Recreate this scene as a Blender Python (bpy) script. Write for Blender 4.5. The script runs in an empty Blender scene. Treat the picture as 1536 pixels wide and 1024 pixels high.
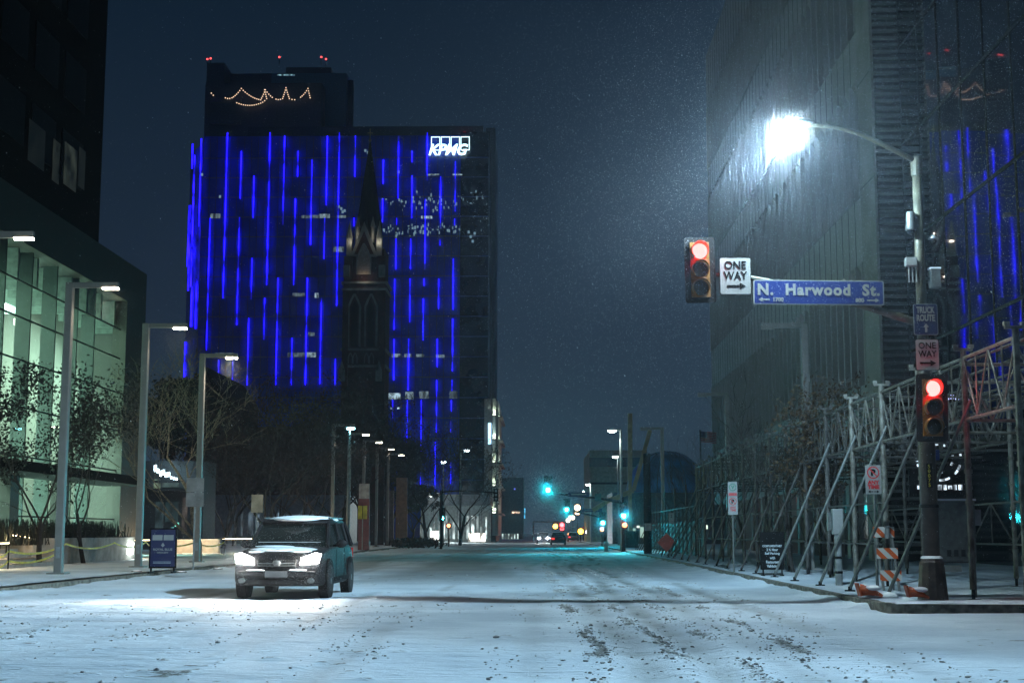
import bpy, bmesh, math, random
import numpy as np
from mathutils import Vector, Matrix, Euler
R = math.radians
random.seed(7); rng = np.random.default_rng(7)
S = bpy.context.scene
C = S.collection

# ---------------------------------------------------------------- camera
F = 2133.0; HOR = 799.0; VPX = 805.0; CAMZ = 1.42
PITCH = math.atan((HOR - 512) / F); YAW = math.atan((VPX - 768) / F * math.cos(PITCH))
cam = bpy.data.objects.new("camera", bpy.data.cameras.new("camera")); C.objects.link(cam)
cam.data.sensor_width = 36; cam.data.lens = F / 1536 * 36
cam.data.clip_start = 0.2; cam.data.clip_end = 4000
cam.location = (0, 0, CAMZ)
cam.rotation_euler = Euler((math.pi / 2 + PITCH, 0, YAW), 'XYZ')
S.camera = cam
CM = cam.rotation_euler.to_matrix()
def at(px, py, Y):
    """world point on the plane y=Y seen at photo pixel (px,py)"""
    d = CM @ Vector(((px - 768) / F, (512 - py) / F, -1.0))
    k = Y / d.y
    return Vector((d.x * k, Y, CAMZ + d.z * k))
def gx(px, Y): return at(px, 780, Y).x
def gnd(px, py, z=0.0):
    d = CM @ Vector(((px - 768) / F, (512 - py) / F, -1.0))
    k = (z - CAMZ) / d.z
    return Vector((d.x * k, d.y * k, z))

# ---------------------------------------------------------------- world, night sky glow
W = bpy.data.worlds.new("World"); S.world = W; W.use_nodes = True
nt = W.node_tree; nt.nodes.clear()
out = nt.nodes.new('ShaderNodeOutputWorld'); bg = nt.nodes.new('ShaderNodeBackground')
tc = nt.nodes.new('ShaderNodeTexCoord'); sx = nt.nodes.new('ShaderNodeSeparateXYZ')
rp = nt.nodes.new('ShaderNodeValToRGB')
e = rp.color_ramp.elements
e[0].position = 0.0; e[0].color = (0.026, 0.048, 0.072, 1)
e[1].position = 0.36; e[1].color = (0.0042, 0.0125, 0.026, 1)
k = rp.color_ramp.elements.new(0.14); k.color = (0.0120, 0.0235, 0.042, 1)
k = rp.color_ramp.elements.new(1.0); k.color = (0.0035, 0.009, 0.020, 1)
nt.links.new(tc.outputs['Generated'], sx.inputs[0]); nt.links.new(sx.outputs['Z'], rp.inputs[0])
nt.links.new(rp.outputs[0], bg.inputs[0]); bg.inputs[1].default_value = 1.0
nt.links.new(bg.outputs[0], out.inputs[0])
S.view_settings.view_transform = 'Standard'; S.view_settings.look = 'None'
S.view_settings.exposure = 0.0; S.view_settings.gamma = 1.0
try:
    S.cycles.volume_bounces = 0; S.cycles.max_bounces = 5; S.cycles.diffuse_bounces = 2
    S.cycles.glossy_bounces = 3; S.cycles.transparent_max_bounces = 12
    S.cycles.sample_clamp_indirect = 2.0; S.cycles.use_denoising = True
    S.cycles.caustics_reflective = False; S.cycles.caustics_refractive = False
except Exception: pass

# ---------------------------------------------------------------- materials
MATS = {}
def mat(name, col, rough=0.6, metal=0.0, var=0.15, scale=3.0, bump=0.0, emit=None, estr=0.0, spec=0.5, ior=None, col2=None):
    if name in MATS: return MATS[name]
    m = bpy.data.materials.new(name); m.use_nodes = True
    t = m.node_tree; b = t.nodes['Principled BSDF']
    b.inputs['Roughness'].default_value = rough; b.inputs['Metallic'].default_value = metal
    b.inputs['Specular IOR Level'].default_value = spec
    if ior: b.inputs['IOR'].default_value = ior
    c = (*col, 1)
    if emit is not None:
        b.inputs['Base Color'].default_value = c
        b.inputs['Emission Color'].default_value = (*emit, 1); b.inputs['Emission Strength'].default_value = estr
    else:
        n = t.nodes.new('ShaderNodeTexNoise'); n.inputs['Scale'].default_value = scale; n.inputs['Detail'].default_value = 6
        tcn = t.nodes.new('ShaderNodeTexCoord'); t.links.new(tcn.outputs['Object'], n.inputs['Vector'])
        mx = t.nodes.new('ShaderNodeMix'); mx.data_type = 'RGBA'
        cc = col2 if col2 else tuple(x * (1 - 2 * var) for x in col)
        mx.inputs[6].default_value = (*cc, 1); mx.inputs[7].default_value = tuple(min(1, x * (1 + var)) for x in col) + (1,)
        mr = t.nodes.new('ShaderNodeMapRange'); mr.inputs[1].default_value = 0.35; mr.inputs[2].default_value = 0.65
        t.links.new(n.outputs['Fac'], mr.inputs[0])
        t.links.new(mr.outputs[0], mx.inputs[0]); t.links.new(mx.outputs[2], b.inputs['Base Color'])
        if bump:
            bm_ = t.nodes.new('ShaderNodeBump'); bm_.inputs['Strength'].default_value = bump; bm_.inputs['Distance'].default_value = 0.02
            t.links.new(n.outputs['Fac'], bm_.inputs['Height']); t.links.new(bm_.outputs[0], b.inputs['Normal'])
    MATS[name] = m; return m
def glow(name, col, s):
    if name in MATS: return MATS[name]
    return mat(name, (0.02, 0.02, 0.02), 0.4, emit=col, estr=s)

M_concrete = mat('concrete', (0.245, 0.215, 0.205), 0.85, var=0.05, scale=0.35, bump=0.2)
M_pier = mat('pier_concrete', (0.20, 0.175, 0.165), 0.85, var=0.1, scale=0.5)
M_louver = mat('louver_metal', (0.045, 0.045, 0.042), 0.6, var=0.1)
M_dark = mat('dark_stone', (0.005, 0.004, 0.004), 0.85, spec=0.05)
M_brown = mat('brown_stone', (0.018, 0.013, 0.010), 0.6, var=0.1, scale=1.0)
M_black = mat('black_metal', (0.008, 0.008, 0.009), 0.7, spec=0.15)
M_grey = mat('grey_metal', (0.26, 0.28, 0.28), 0.5, 0.3, var=0.12, scale=6)
M_lamp = mat('lamp_post_metal', (0.20, 0.19, 0.175), 0.45, 0.2, var=0.05)
M_galv = mat('galvanised', (0.145, 0.155, 0.15), 0.45, 0.5, var=0.15, scale=8)
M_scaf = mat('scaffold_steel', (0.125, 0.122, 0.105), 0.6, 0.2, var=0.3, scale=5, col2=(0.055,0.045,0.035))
M_poletan = mat('pole_tan', (0.085, 0.082, 0.058), 0.5, 0.2, var=0.2, scale=4)
M_polebrown = mat('pole_brown', (0.05, 0.035, 0.028), 0.5, 0.2, var=0.3, scale=4)
M_bark = mat('bark', (0.022, 0.017, 0.014), 0.9, var=0.3, scale=12)
M_leafbrown = mat('brown_leaves', (0.075, 0.042, 0.018), 0.8, var=0.35, scale=5)
M_leafdark = mat('dark_leaves', (0.014, 0.014, 0.009), 0.8, var=0.35, scale=5)
M_leafred = mat('russet_leaves', (0.030, 0.016, 0.013), 0.8, var=0.3, scale=5)
M_green = mat('evergreen', (0.008, 0.013, 0.008), 0.8, var=0.4, scale=5)
M_signwhite = mat('sign_white', (0.22, 0.225, 0.22), 0.5, var=0.05, scale=4)
M_signblue = mat('sign_blue', (0.004, 0.018, 0.13), 0.45, var=0.04)
M_signnavy = mat('sign_navy', (0.004, 0.010, 0.055), 0.45, var=0.04)
M_signblack = mat('sign_black', (0.005, 0.005, 0.005), 0.8, spec=0.1)
M_signred = mat('sign_red', (0.42, 0.015, 0.02), 0.5, var=0.03)
M_yellow = mat('housing_yellow', (0.20, 0.075, 0.005), 0.5, var=0.1)
M_lens = mat('lens_off', (0.035, 0.025, 0.012), 0.15)
M_stone = mat('planter_stone', (0.30, 0.29, 0.27), 0.8, var=0.15, scale=2)
M_step = mat('step_stone', (0.42, 0.40, 0.36), 0.8, var=0.1)
M_brick = mat('red_brick', (0.045, 0.016, 0.015), 0.85, var=0.25, scale=1.5)
M_lime = mat('limestone', (0.22, 0.24, 0.21), 0.85, var=0.15, scale=1)
M_slate = mat('slate_roof', (0.006, 0.006, 0.006), 0.9, spec=.05)
M_orange = mat('orange_plastic', (0.45, 0.075, 0.012), 0.5, var=0.1)
M_tape = mat('caution_tape', (0.75, 0.62, 0.03), 0.5)
M_tan = mat('tan_paint', (0.40, 0.30, 0.15), 0.6)
M_rubber = mat('rubber', (0.012, 0.012, 0.012), 0.8)
M_kerb = mat('kerb_concrete', (0.20, 0.185, 0.15), 0.85, var=0.3, scale=6, bump=0.3)
M_snowcap = mat('snow_cap', (0.78, 0.80, 0.82), 0.8, var=0.03, scale=9, bump=0.2)

def glass_mat(name, col, rough, ior, wav, wscale, emit=None):
    m = bpy.data.materials.new(name); m.use_nodes = True; t = m.node_tree; b = t.nodes['Principled BSDF']
    b.inputs['Base Color'].default_value = (*col, 1); b.inputs['Roughness'].default_value = rough; b.inputs['IOR'].default_value = ior
    n = t.nodes.new('ShaderNodeTexNoise'); n.inputs['Scale'].default_value = wscale; n.inputs['Detail'].default_value = 1.5
    tcn = t.nodes.new('ShaderNodeTexCoord'); t.links.new(tcn.outputs['Object'], n.inputs['Vector'])
    bm_ = t.nodes.new('ShaderNodeBump'); bm_.inputs['Strength'].default_value = 1.0; bm_.inputs['Distance'].default_value = wav
    t.links.new(n.outputs['Fac'], bm_.inputs['Height']); t.links.new(bm_.outputs[0], b.inputs['Normal'])
    MATS[name] = m; return m
M_mirror = glass_mat('mirror_glass', (0.003, 0.007, 0.014), 0.02, 2.3, 0.0018, 0.42)
M_darkglass = glass_mat('dark_glass', (0.006, 0.009, 0.014), 0.06, 1.6, 0.004, 0.6)
M_kglass = mat('navy_glass', (0.003, 0.040, 0.38), 0.25, 0.0, var=0.2, scale=0.15, spec=0.6)
M_kglass2 = mat('teal_glass', (0.006, 0.018, 0.035), 0.2, 0.0, var=0.25, scale=0.2, spec=0.6)
# lobby pane: thin clear glass, part mirror
m = bpy.data.materials.new('lobby_glass'); m.use_nodes = True; t = m.node_tree; t.nodes.clear()
o_ = t.nodes.new('ShaderNodeOutputMaterial'); mx = t.nodes.new('ShaderNodeMixShader'); tr = t.nodes.new('ShaderNodeBsdfTransparent'); gl = t.nodes.new('ShaderNodeBsdfGlossy')
fr = t.nodes.new('ShaderNodeFresnel'); fr.inputs[0].default_value = 1.45
tr.inputs[0].default_value = (0.72, 0.90, 0.82, 1); gl.inputs['Roughness'].default_value = 0.02
t.links.new(fr.outputs[0], mx.inputs[0]); t.links.new(tr.outputs[0], mx.inputs[1]); t.links.new(gl.outputs[0], mx.inputs[2]); t.links.new(mx.outputs[0], o_.inputs[0])
M_lobby = m

def snow_material(name, track):
    m = bpy.data.materials.new(name); m.use_nodes = True; t = m.node_tree; b = t.nodes['Principled BSDF']
    b.inputs['Roughness'].default_value = 0.75; b.inputs['Specular IOR Level'].default_value = 0.25
    tcn = t.nodes.new('ShaderNodeTexCoord')
    n1 = t.nodes.new('ShaderNodeTexNoise'); n1.inputs['Scale'].default_value = 0.35; n1.inputs['Detail'].default_value = 8
    mp = t.nodes.new('ShaderNodeMapping'); mp.inputs['Scale'].default_value = (0.5, 2.2, 1)
    n2 = t.nodes.new('ShaderNodeTexNoise'); n2.inputs['Scale'].default_value = 4; n2.inputs['Detail'].default_value = 8; n2.inputs['Roughness'].default_value = 0.65
    t.links.new(tcn.outputs['Object'], n1.inputs['Vector']); t.links.new(tcn.outputs['Object'], mp.inputs[0]); t.links.new(mp.outputs[0], n2.inputs['Vector'])
    ra = t.nodes.new('ShaderNodeValToRGB'); ra.color_ramp.elements[0].position = 0.35; ra.color_ramp.elements[0].color = (0.56, 0.64, 0.71, 1)
    ra.color_ramp.elements[1].position = 0.62; ra.color_ramp.elements[1].color = (0.76, 0.83, 0.89, 1)
    t.links.new(n1.outputs['Fac'], ra.inputs[0])
    last = ra.outputs[0]
    if track:
        a = t.nodes.new('ShaderNodeAttribute'); a.attribute_name = 'wet'
        m1 = t.nodes.new('ShaderNodeMix'); m1.data_type = 'RGBA'; m1.inputs[7].default_value = (0.20, 0.205, 0.195, 1)
        t.links.new(a.outputs['Fac'], m1.inputs[0]); t.links.new(last, m1.inputs[6])
        a2 = t.nodes.new('ShaderNodeAttribute'); a2.attribute_name = 'dirt'
        n3 = t.nodes.new('ShaderNodeTexNoise'); n3.inputs['Scale'].default_value = 13; n3.inputs['Detail'].default_value = 10; n3.inputs['Roughness'].default_value = 0.7
        t.links.new(tcn.outputs['Object'], n3.inputs['Vector'])
        ad = t.nodes.new('ShaderNodeMath'); ad.operation = 'ADD'; t.links.new(n3.outputs['Fac'], ad.inputs[0]); t.links.new(a2.outputs['Fac'], ad.inputs[1])
        mr = t.nodes.new('ShaderNodeMapRange'); mr.inputs[1].default_value = 0.86; mr.inputs[2].default_value = 1.0; t.links.new(ad.outputs[0], mr.inputs[0])
        m2 = t.nodes.new('ShaderNodeMix'); m2.data_type = 'RGBA'; m2.inputs[7].default_value = (0.17, 0.17, 0.15, 1)
        t.links.new(mr.outputs[0], m2.inputs[0]); t.links.new(m1.outputs[2], m2.inputs[6]); last = m2.outputs[2]
    t.links.new(last, b.inputs['Base Color'])
    bm_ = t.nodes.new('ShaderNodeBump'); bm_.inputs['Strength'].default_value = 0.7; bm_.inputs['Distance'].default_value = 0.08
    t.links.new(n2.outputs['Fac'], bm_.inputs['Height']); bm_.inputs['Strength'].default_value = 1.0; t.links.new(bm_.outputs[0], b.inputs['Normal'])
    return m
M_snow = snow_material('snow', False); M_road = snow_material('road_snow', True)

def wglow(name, col, s, scale=1.1):
    if name in MATS: return MATS[name]
    m = glow(name, col, s); t = m.node_tree; b = t.nodes['Principled BSDF']
    tcn = t.nodes.new('ShaderNodeTexCoord'); mp = t.nodes.new('ShaderNodeMapping'); mp.inputs['Scale'].default_value = (1.6,1,.7)
    n = t.nodes.new('ShaderNodeTexNoise'); n.inputs['Scale'].default_value = scale; n.inputs['Detail'].default_value = 4
    mr = t.nodes.new('ShaderNodeMapRange'); mr.inputs[1].default_value = .38; mr.inputs[2].default_value = .68; mr.inputs[3].default_value = s*.12; mr.inputs[4].default_value = s*1.9
    t.links.new(tcn.outputs['Object'], mp.inputs[0]); t.links.new(mp.outputs[0], n.inputs['Vector']); t.links.new(n.outputs['Fac'], mr.inputs[0]); t.links.new(mr.outputs[0], b.inputs['Emission Strength'])
    return m

# ---------------------------------------------------------------- mesh helpers
class MB:
    def __init__(s): s.v = []; s.f = []
    def box(s, x0, x1, y0, y1, z0, z1, T=None):
        n = len(s.v); P = [(x0,y0,z0),(x1,y0,z0),(x1,y1,z0),(x0,y1,z0),(x0,y0,z1),(x1,y0,z1),(x1,y1,z1),(x0,y1,z1)]
        if T: P = [tuple(T @ Vector(p)) for p in P]
        s.v += P; s.f += [tuple(n+i for i in q) for q in ((0,3,2,1),(4,5,6,7),(0,1,5,4),(1,2,6,5),(2,3,7,6),(3,0,4,7))]; return s
    def cbox(s, c, w, d, h, T=None):
        return s.box(c[0]-w/2, c[0]+w/2, c[1]-d/2, c[1]+d/2, c[2]-h/2, c[2]+h/2, T)
    def tube(s, pts, rad, n=8, cap=True):
        pts = [Vector(p) for p in pts]
        rad = rad if isinstance(rad, (list, tuple)) else [rad] * len(pts)
        base = len(s.v); prev = None
        for i, p in enumerate(pts):
            d = (pts[min(i+1, len(pts)-1)] - pts[max(i-1, 0)]).normalized()
            if prev is None: u = d.orthogonal().normalized()
            else: u = (prev - d * prev.dot(d)).normalized()
            prev = u; w = d.cross(u)
            for k in range(n):
                a = 2 * math.pi * k / n
                s.v.append(tuple(p + (u * math.cos(a) + w * math.sin(a)) * rad[i]))
        for i in range(len(pts) - 1):
            for k in range(n):
                a = base + i*n + k; b = base + i*n + (k+1) % n
                s.f.append((a, b, b+n, a+n))
        if cap:
            s.f.append(tuple(base + k for k in reversed(range(n)))); s.f.append(tuple(base + (len(pts)-1)*n + k for k in range(n)))
        return s
    def bar(s, a, b, w):      # square bar
        return s.tube([a, b], w * 0.7071, 4)
    def poly(s, pts): n = len(s.v); s.v += [tuple(p) for p in pts]; s.f.append(tuple(range(n, n+len(pts)))); return s
    def prism(s, pts, y0, y1):     # pts in (x,z) extruded along y
        n = len(s.v); k = len(pts)
        s.v += [(p[0], y0, p[1]) for p in pts] + [(p[0], y1, p[1]) for p in pts]
        s.f.append(tuple(range(n, n+k))); s.f.append(tuple(range(n+2*k-1, n+k-1, -1)))
        for i in range(k): j = (i+1) % k; s.f.append((n+i, n+k+i, n+k+j, n+j))
        return s
    def lathe(s, c, prof, n=20, axis='z'):
        base = len(s.v)
        for r, z in prof:
            for k in range(n):
                a = 2*math.pi*k/n
                if axis == 'z': s.v.append((c[0]+r*math.cos(a), c[1]+r*math.sin(a), c[2]+z))
                elif axis == 'y': s.v.append((c[0]+r*math.cos(a), c[1]+z, c[2]+r*math.sin(a)))
                else: s.v.append((c[0]+z, c[1]+r*math.cos(a), c[2]+r*math.sin(a)))
        for i in range(len(prof)-1):
            for k in range(n):
                a = base+i*n+k; b = base+i*n+(k+1)%n; s.f.append((a,b,b+n,a+n))
        s.f.append(tuple(base+k for k in reversed(range(n)))); s.f.append(tuple(base+(len(prof)-1)*n+k for k in range(n)))
        return s
    def sphere(s, c, r, n=12, sc=(1,1,1)):
        prof = [(max(1e-4, r*math.sin(math.pi*i/n)), -r*math.cos(math.pi*i/n)) for i in range(n+1)]
        b = len(s.v); s.lathe((0,0,0), prof, n*2)
        for i in range(b, len(s.v)):
            v = s.v[i]; s.v[i] = (c[0]+v[0]*sc[0], c[1]+v[1]*sc[1], c[2]+v[2]*sc[2])
        return s
    def mesh(s, name, m, smooth=False):
        me = bpy.data.meshes.new(name); me.from_pydata(s.v, [], s.f)
        if m: me.materials.append(m)
        if smooth: me.polygons.foreach_set('use_smooth', [True]*len(me.polygons))
        me.update(); return me
    def build(s, name, m, parent=None, smooth=False, bevel=0.0):
        me = s.mesh(name, m, smooth); o = bpy.data.objects.new(name, me); C.objects.link(o)
        if parent is not None: adopt(o, parent)
        if bevel:
            b = o.modifiers.new('bevel', 'BEVEL'); b.width = bevel; b.segments = 2; b.limit_method = 'ANGLE'
        return o
def wloc(o):
    v = Vector(o.location)
    while o.parent: o = o.parent; v += Vector(o.location)
    return v
def adopt(o, parent):   # parents are unrotated empties/meshes; shift mesh data into the parent's frame
    w = wloc(parent); o.parent = parent
    if o.type == 'MESH' and (w.length > 0): o.data.transform(Matrix.Translation(-w))
    elif o.type != 'MESH': o.location = Vector(o.location) - w
def tag(o, label=None, cat=None, group=None, kind=None):
    if label: o['label'] = label
    if cat: o['category'] = cat
    if group: o['group'] = group
    if kind: o['kind'] = kind
    return o
def thing(name, loc, label, cat, group=None):
    o = bpy.data.objects.new(name, None); C.objects.link(o); o.location = loc; o.empty_display_size = 0.3
    return tag(o, label, cat, group)
def copy_tree(o, parent=None):
    c = o.copy(); C.objects.link(c); c.parent = parent
    for ch in list(o.children): copy_tree(ch, c)
    return c
def text(name, body, c, size, m, parent, width=None, height=None, bold=0.0, shear=0.0, depth=0.004, align='CENTER', spacing=1.0):
    cu = bpy.data.curves.new('t', 'FONT'); cu.body = body; cu.size = size; cu.align_x = align; cu.align_y = 'CENTER'
    cu.offset = bold; cu.shear = shear; cu.extrude = depth; cu.resolution_u = 3; cu.space_character = spacing; cu.space_line = 0.9
    o = bpy.data.objects.new('t', cu); C.objects.link(o)
    bpy.context.view_layer.update()
    me = bpy.data.meshes.new_from_object(o.evaluated_get(bpy.context.evaluated_depsgraph_get()))
    bpy.data.objects.remove(o)
    co = np.empty(len(me.vertices)*3); me.vertices.foreach_get('co', co); co = co.reshape(-1, 3)
    mn, mxx = co.min(0), co.max(0)
    sxx = width/(mxx[0]-mn[0]) if width else 1; syy = height/(mxx[1]-mn[1]) if height else (sxx if width else 1)
    if height and not width: sxx = syy
    if align == 'CENTER': co[:, 0] -= (mn[0]+mxx[0])/2
    else: co[:, 0] -= mn[0]
    co[:, 1] -= (mn[1]+mxx[1])/2
    o3 = np.stack([co[:,0]*sxx + c[0], -co[:,2] + c[1], co[:,1]*syy + c[2]], 1)
    me.vertices.foreach_set('co', o3.ravel()); me.materials.clear(); me.materials.append(m); me.update(); me.name = name
    o = bpy.data.objects.new(name, me); C.objects.link(o)
    if parent: adopt(o, parent)
    return o
def arrow(mb, x0, x1, y, z, h, th=0.006):   # arrow from x0 to x1 (tip)
    s = 1 if x1 > x0 else -1; hl = h*0.9
    mb.prism([(x0, z-h*.16), (x1-s*hl, z-h*.16), (x1-s*hl, z-h*.5), (x1, z), (x1-s*hl, z+h*.5), (x1-s*hl, z+h*.16), (x0, z+h*.16)][::s], y-th, y)
    return mb
def lamp(name, kind, loc, power, col, size=0.1, parent=None, spot=None, dirn=None, blend=0.5, sx=None, sy=None):
    l = bpy.data.lights.new(name, kind); l.energy = power; l.color = col
    if kind == 'AREA':
        l.size = size
        if sx: l.shape = 'RECTANGLE'; l.size = sx; l.size_y = sy
    else: l.shadow_soft_size = size
    if kind == 'SPOT': l.spot_size = spot; l.spot_blend = blend
    o = bpy.data.objects.new(name, l); C.objects.link(o); o.location = loc
    if dirn is not None: o.rotation_euler = Vector(dirn).to_track_quat('-Z', 'Y').to_euler()
    if parent: adopt(o, parent)
    return o
def rrect(w, h, r, n=4):
    p = []
    for cx, cz, a0 in ((w/2-r, h/2-r, 0), (-w/2+r, h/2-r, 90), (-w/2+r, -h/2+r, 180), (w/2-r, -h/2+r, 270)):
        for k in range(n+1):
            a = R(a0 + 90*k/n); p.append((cx + r*math.cos(a), cz + r*math.sin(a)))
    return p
def rplate(mb, c, w, h, r, t): return mb.prism([(c[0]+x, c[2]+z) for x, z in rrect(w, h, r)][::-1], c[1], c[1]+t)

# ---------------------------------------------------------------- numpy noise
def vnoise(x, y, seed):
    g = np.random.default_rng(seed).random((256, 256))
    xi = np.floor(x).astype(int); yi = np.floor(y).astype(int); fx = x-xi; fy = y-yi
    fx = fx*fx*(3-2*fx); fy = fy*fy*(3-2*fy)
    a = g[xi & 255, yi & 255]; b = g[(xi+1) & 255, yi & 255]; c = g[xi & 255, (yi+1) & 255]; d = g[(xi+1) & 255, (yi+1) & 255]
    return (a*(1-fx)+b*fx)*(1-fy) + (c*(1-fx)+d*fx)*fy
def fbm(x, y, seed, octv=4):
    s = 0; a = 0.5
    for i in range(octv): s = s + a*vnoise(x*2**i, y*2**i, seed+i); a *= 0.5
    return s / (1-0.5**octv)
def sstep(a, b, x): t = np.clip((x-a)/(b-a), 0, 1); return t*t*(3-2*t)
def grid_mesh(name, xs, ys, Z, m, attrs=None):
    nx, ny = len(xs), len(ys)
    X, Yg = np.meshgrid(xs, ys)
    co = np.stack([X, Yg, Z], -1).reshape(-1, 3)
    i = np.arange((ny-1)*(nx-1)); r = i // (nx-1); c = i % (nx-1); a = r*nx + c
    q = np.stack([a, a+1, a+nx+1, a+nx], 1).astype(np.int32)
    me = bpy.data.meshes.new(name); me.vertices.add(len(co)); me.vertices.foreach_set('co', co.ravel().astype(np.float32))
    me.loops.add(q.size); me.loops.foreach_set('vertex_index', q.ravel())
    me.polygons.add(len(q)); me.polygons.foreach_set('loop_start', np.arange(len(q), dtype=np.int32)*4)
    me.update(calc_edges=True); me.polygons.foreach_set('use_smooth', np.ones(len(q), bool))
    for k, v in (attrs or {}).items():
        at_ = me.attributes.new(k, 'FLOAT', 'POINT'); at_.data.foreach_set('value', v.ravel().astype(np.float32))
    me.materials.append(m)
    o = bpy.data.objects.new(name, me); C.objects.link(o); return o

# ================================================================ SETTING
KL, KR = -12.4, 6.25          # kerb lines
tag(MB().poly([(-1500,-300,-0.12),(1500,-300,-0.12),(1500,2500,-0.12),(-1500,2500,-0.12)]).build('ground', M_snow), kind='structure')
xs = np.concatenate([np.arange(-46, -14, 0.3), np.arange(-14, 9, 0.075), np.arange(9, 46, 0.3)])
ys = [4.0]
while ys[-1] < 520: ys.append(ys[-1] + max(0.05, ys[-1]*0.0042))
ys = np.array(ys)
X, Y = np.meshgrid(xs, ys)
wob = (vnoise(Y*0.05, Y*0+3, 5)-0.5)*1.0
Z = 0.010*(fbm(X*0.35, Y*0.5, 11)-0.5)*2 + 0.018*(fbm(X*1.1, Y*2.8, 21, 5)-0.5)*2
dirt = np.zeros_like(X); wet = np.zeros_like(X)
patch = fbm(X*0.35, Y*0.22, 31)
for x0, amp, wd in ((-7.4,.5,.22),(-5.8,.5,.22),(-3.6,.45,.2),(-2.1,.5,.2),(0.15,.35,.22),(1.15,1.0,.26),(1.95,.95,.24),(2.75,1.0,.26),(4.05,.55,.22)):
    w2 = wob + (vnoise(Y*0.12, Y*0+x0, 9)-0.5)*0.35 + (Y<20)*0
    d = X - x0 - w2
    g = np.exp(-(d/wd)**2)
    dw = d + (fbm(X*1.6, Y*0.9, 47)-.5)*.30
    e_ = np.exp(-((np.abs(dw)-wd*1.7)/(0.10+.16*vnoise(X*.6,Y*.5,48)))**2)
    pt = sstep(0.36, 0.62, fbm(X*0.25+x0*3, Y*0.16, 41)) 
    Z += -0.036*g*amp*pt + 0.005*np.sin(d*55)*g*amp + 0.020*e_*amp*pt*fbm(X*7, Y*5, 51)*1.6
    wet = np.maximum(wet, g*amp*(.35+.65*pt)*(0.52+0.5*sstep(18,34,Y))*(0.5+fbm(X*2.5,Y*1.5,57)))
    dirt = np.maximum(dirt, (e_*0.52 + g*0.22)*amp*(.35+.65*sstep(0.30, 0.72, fbm(X*1.5+x0, Y*0.4, 61)))*(0.55+0.45*sstep(9,14,Y)))
# turning tracks across the junction at the left
for k, (yc, sl, amp) in enumerate(((27.6,-.22,.8),(25.6,-.25,.8),(23.6,-.20,.6),(21.9,-.28,.5),(18.3,-.12,.25))):
    d = Y - (yc + sl*(X+9) + (X+9)**2*0.02 + (vnoise(X*0.2, X*0+k, 71)-0.5)*0.8)
    fade = sstep(3.5, -2.5, X) * sstep(-46, -44, X)
    g = np.exp(-(d/0.28)**2)*fade; e_ = np.exp(-((np.abs(d)-.5)/0.22)**2)*fade
    Z += -0.02*g*amp + 0.025*e_*amp*fbm(X*5, Y*6, 81)*1.5
    wet = np.maximum(wet, g*amp*0.35*sstep(0.4, 0.6, patch))
    dirt = np.maximum(dirt, e_*amp*0.40*sstep(0.45, 0.65, fbm(X*0.8, Y*0.9, 91)))
lane = dirt.copy()
cl = sstep(0.66, 0.78, fbm(X*2.4, Y*2.0, 101, 3)) * sstep(0.50, 0.66, fbm(X*0.35, Y*0.35, 111))
Z += 0.022*cl*fbm(X*9, Y*9, 121); dirt = np.maximum(dirt, cl*0.34)
spk = sstep(0.80, 0.86, vnoise(X*4.3, Y*4.3, 131))*sstep(0.45, 0.6, fbm(X*0.3, Y*0.3, 137)); dirt = np.maximum(dirt, spk*0.46); Z += spk*0.016
far = sstep(30, 48, Y)*sstep(160, 110, Y); wet = np.maximum(wet, far*0.62*sstep(0.30, 0.6, fbm(X*0.5, Y*0.035, 141))*sstep(-11.5,-8,X)*sstep(6,4,X))
wet = np.maximum(wet, 0.25*sstep(60, 120, Y))
Z += 0.02 + 0.17*np.exp(-(np.minimum(X-KR+.12,0)/.26)**2)*fbm(X*2,Y*.7,171)*(Y>27)*(X>0) + 0.13*np.exp(-(np.maximum(X-KL-.12,0)/.28)**2)*fbm(X*2,Y*.7,172)*(Y>31)*(X<0)
Z = np.where((X < KL+0.05) & (Y > 29.9) | (X > KR-0.05) & (Y > 25.6) , -0.05, Z)
tag(grid_mesh('road', xs, ys, Z, M_road, {'wet': wet, 'dirt': dirt}), kind='structure')
# broken slush clods thrown up along the ruts
pr_ = ((lane**2.6 + .02*dirt**2) * sstep(-2.6,-.6,np.where(Y<29,np.maximum(X,-1.4+ (X<-1)*.9),X)) * (Y > 9) * (Y < 60) / np.maximum(Y, 12)**.4).ravel(); pr_ = np.where(Z.ravel() < -.03, 0, pr_)
cell = (np.gradient(xs)[None,:]*np.gradient(ys)[:,None]).ravel(); pr_ = pr_*cell; pr_ /= pr_.sum()
nc = 16000; idx = rng.choice(len(pr_), nc, p=pr_); hs_ = np.minimum(rng.gamma(1.3, .0046, nc), .034)
ico = np.array([[0,0,1],[.89,0,.45],[.28,.85,.45],[-.72,.53,.45],[-.72,-.53,.45],[.28,-.85,.45],[.72,.53,-.3],[-.28,.85,-.3],[-.89,0,-.3],[-.28,-.85,-.3],[.72,-.53,-.3]])
icf = np.array([[0,1,2],[0,2,3],[0,3,4],[0,4,5],[0,5,1],[1,6,2],[2,7,3],[3,8,4],[4,9,5],[5,10,1],[2,6,7],[3,7,8],[4,8,9],[5,9,10],[1,10,6]])
cv = ico[None]*hs_[:,None,None]*rng.uniform(.6,1.4,(nc,11,1))*np.array([1.3,1.3,.8])
cv += np.stack([X.ravel()[idx]+rng.normal(0,.05,nc), Y.ravel()[idx]+rng.normal(0,.08,nc), Z.ravel()[idx]+.004], 1)[:,None,:]
fi = (np.arange(nc)[:,None,None]*11+icf[None]).reshape(-1,3)
me = bpy.data.meshes.new('slush_clods'); me.from_pydata(cv.reshape(-1,3).tolist(), [], fi.tolist()); me.materials.append(mat('slush', (.52,.55,.56), .8, var=.2, scale=2.2, col2=(.20,.195,.175)))
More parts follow.
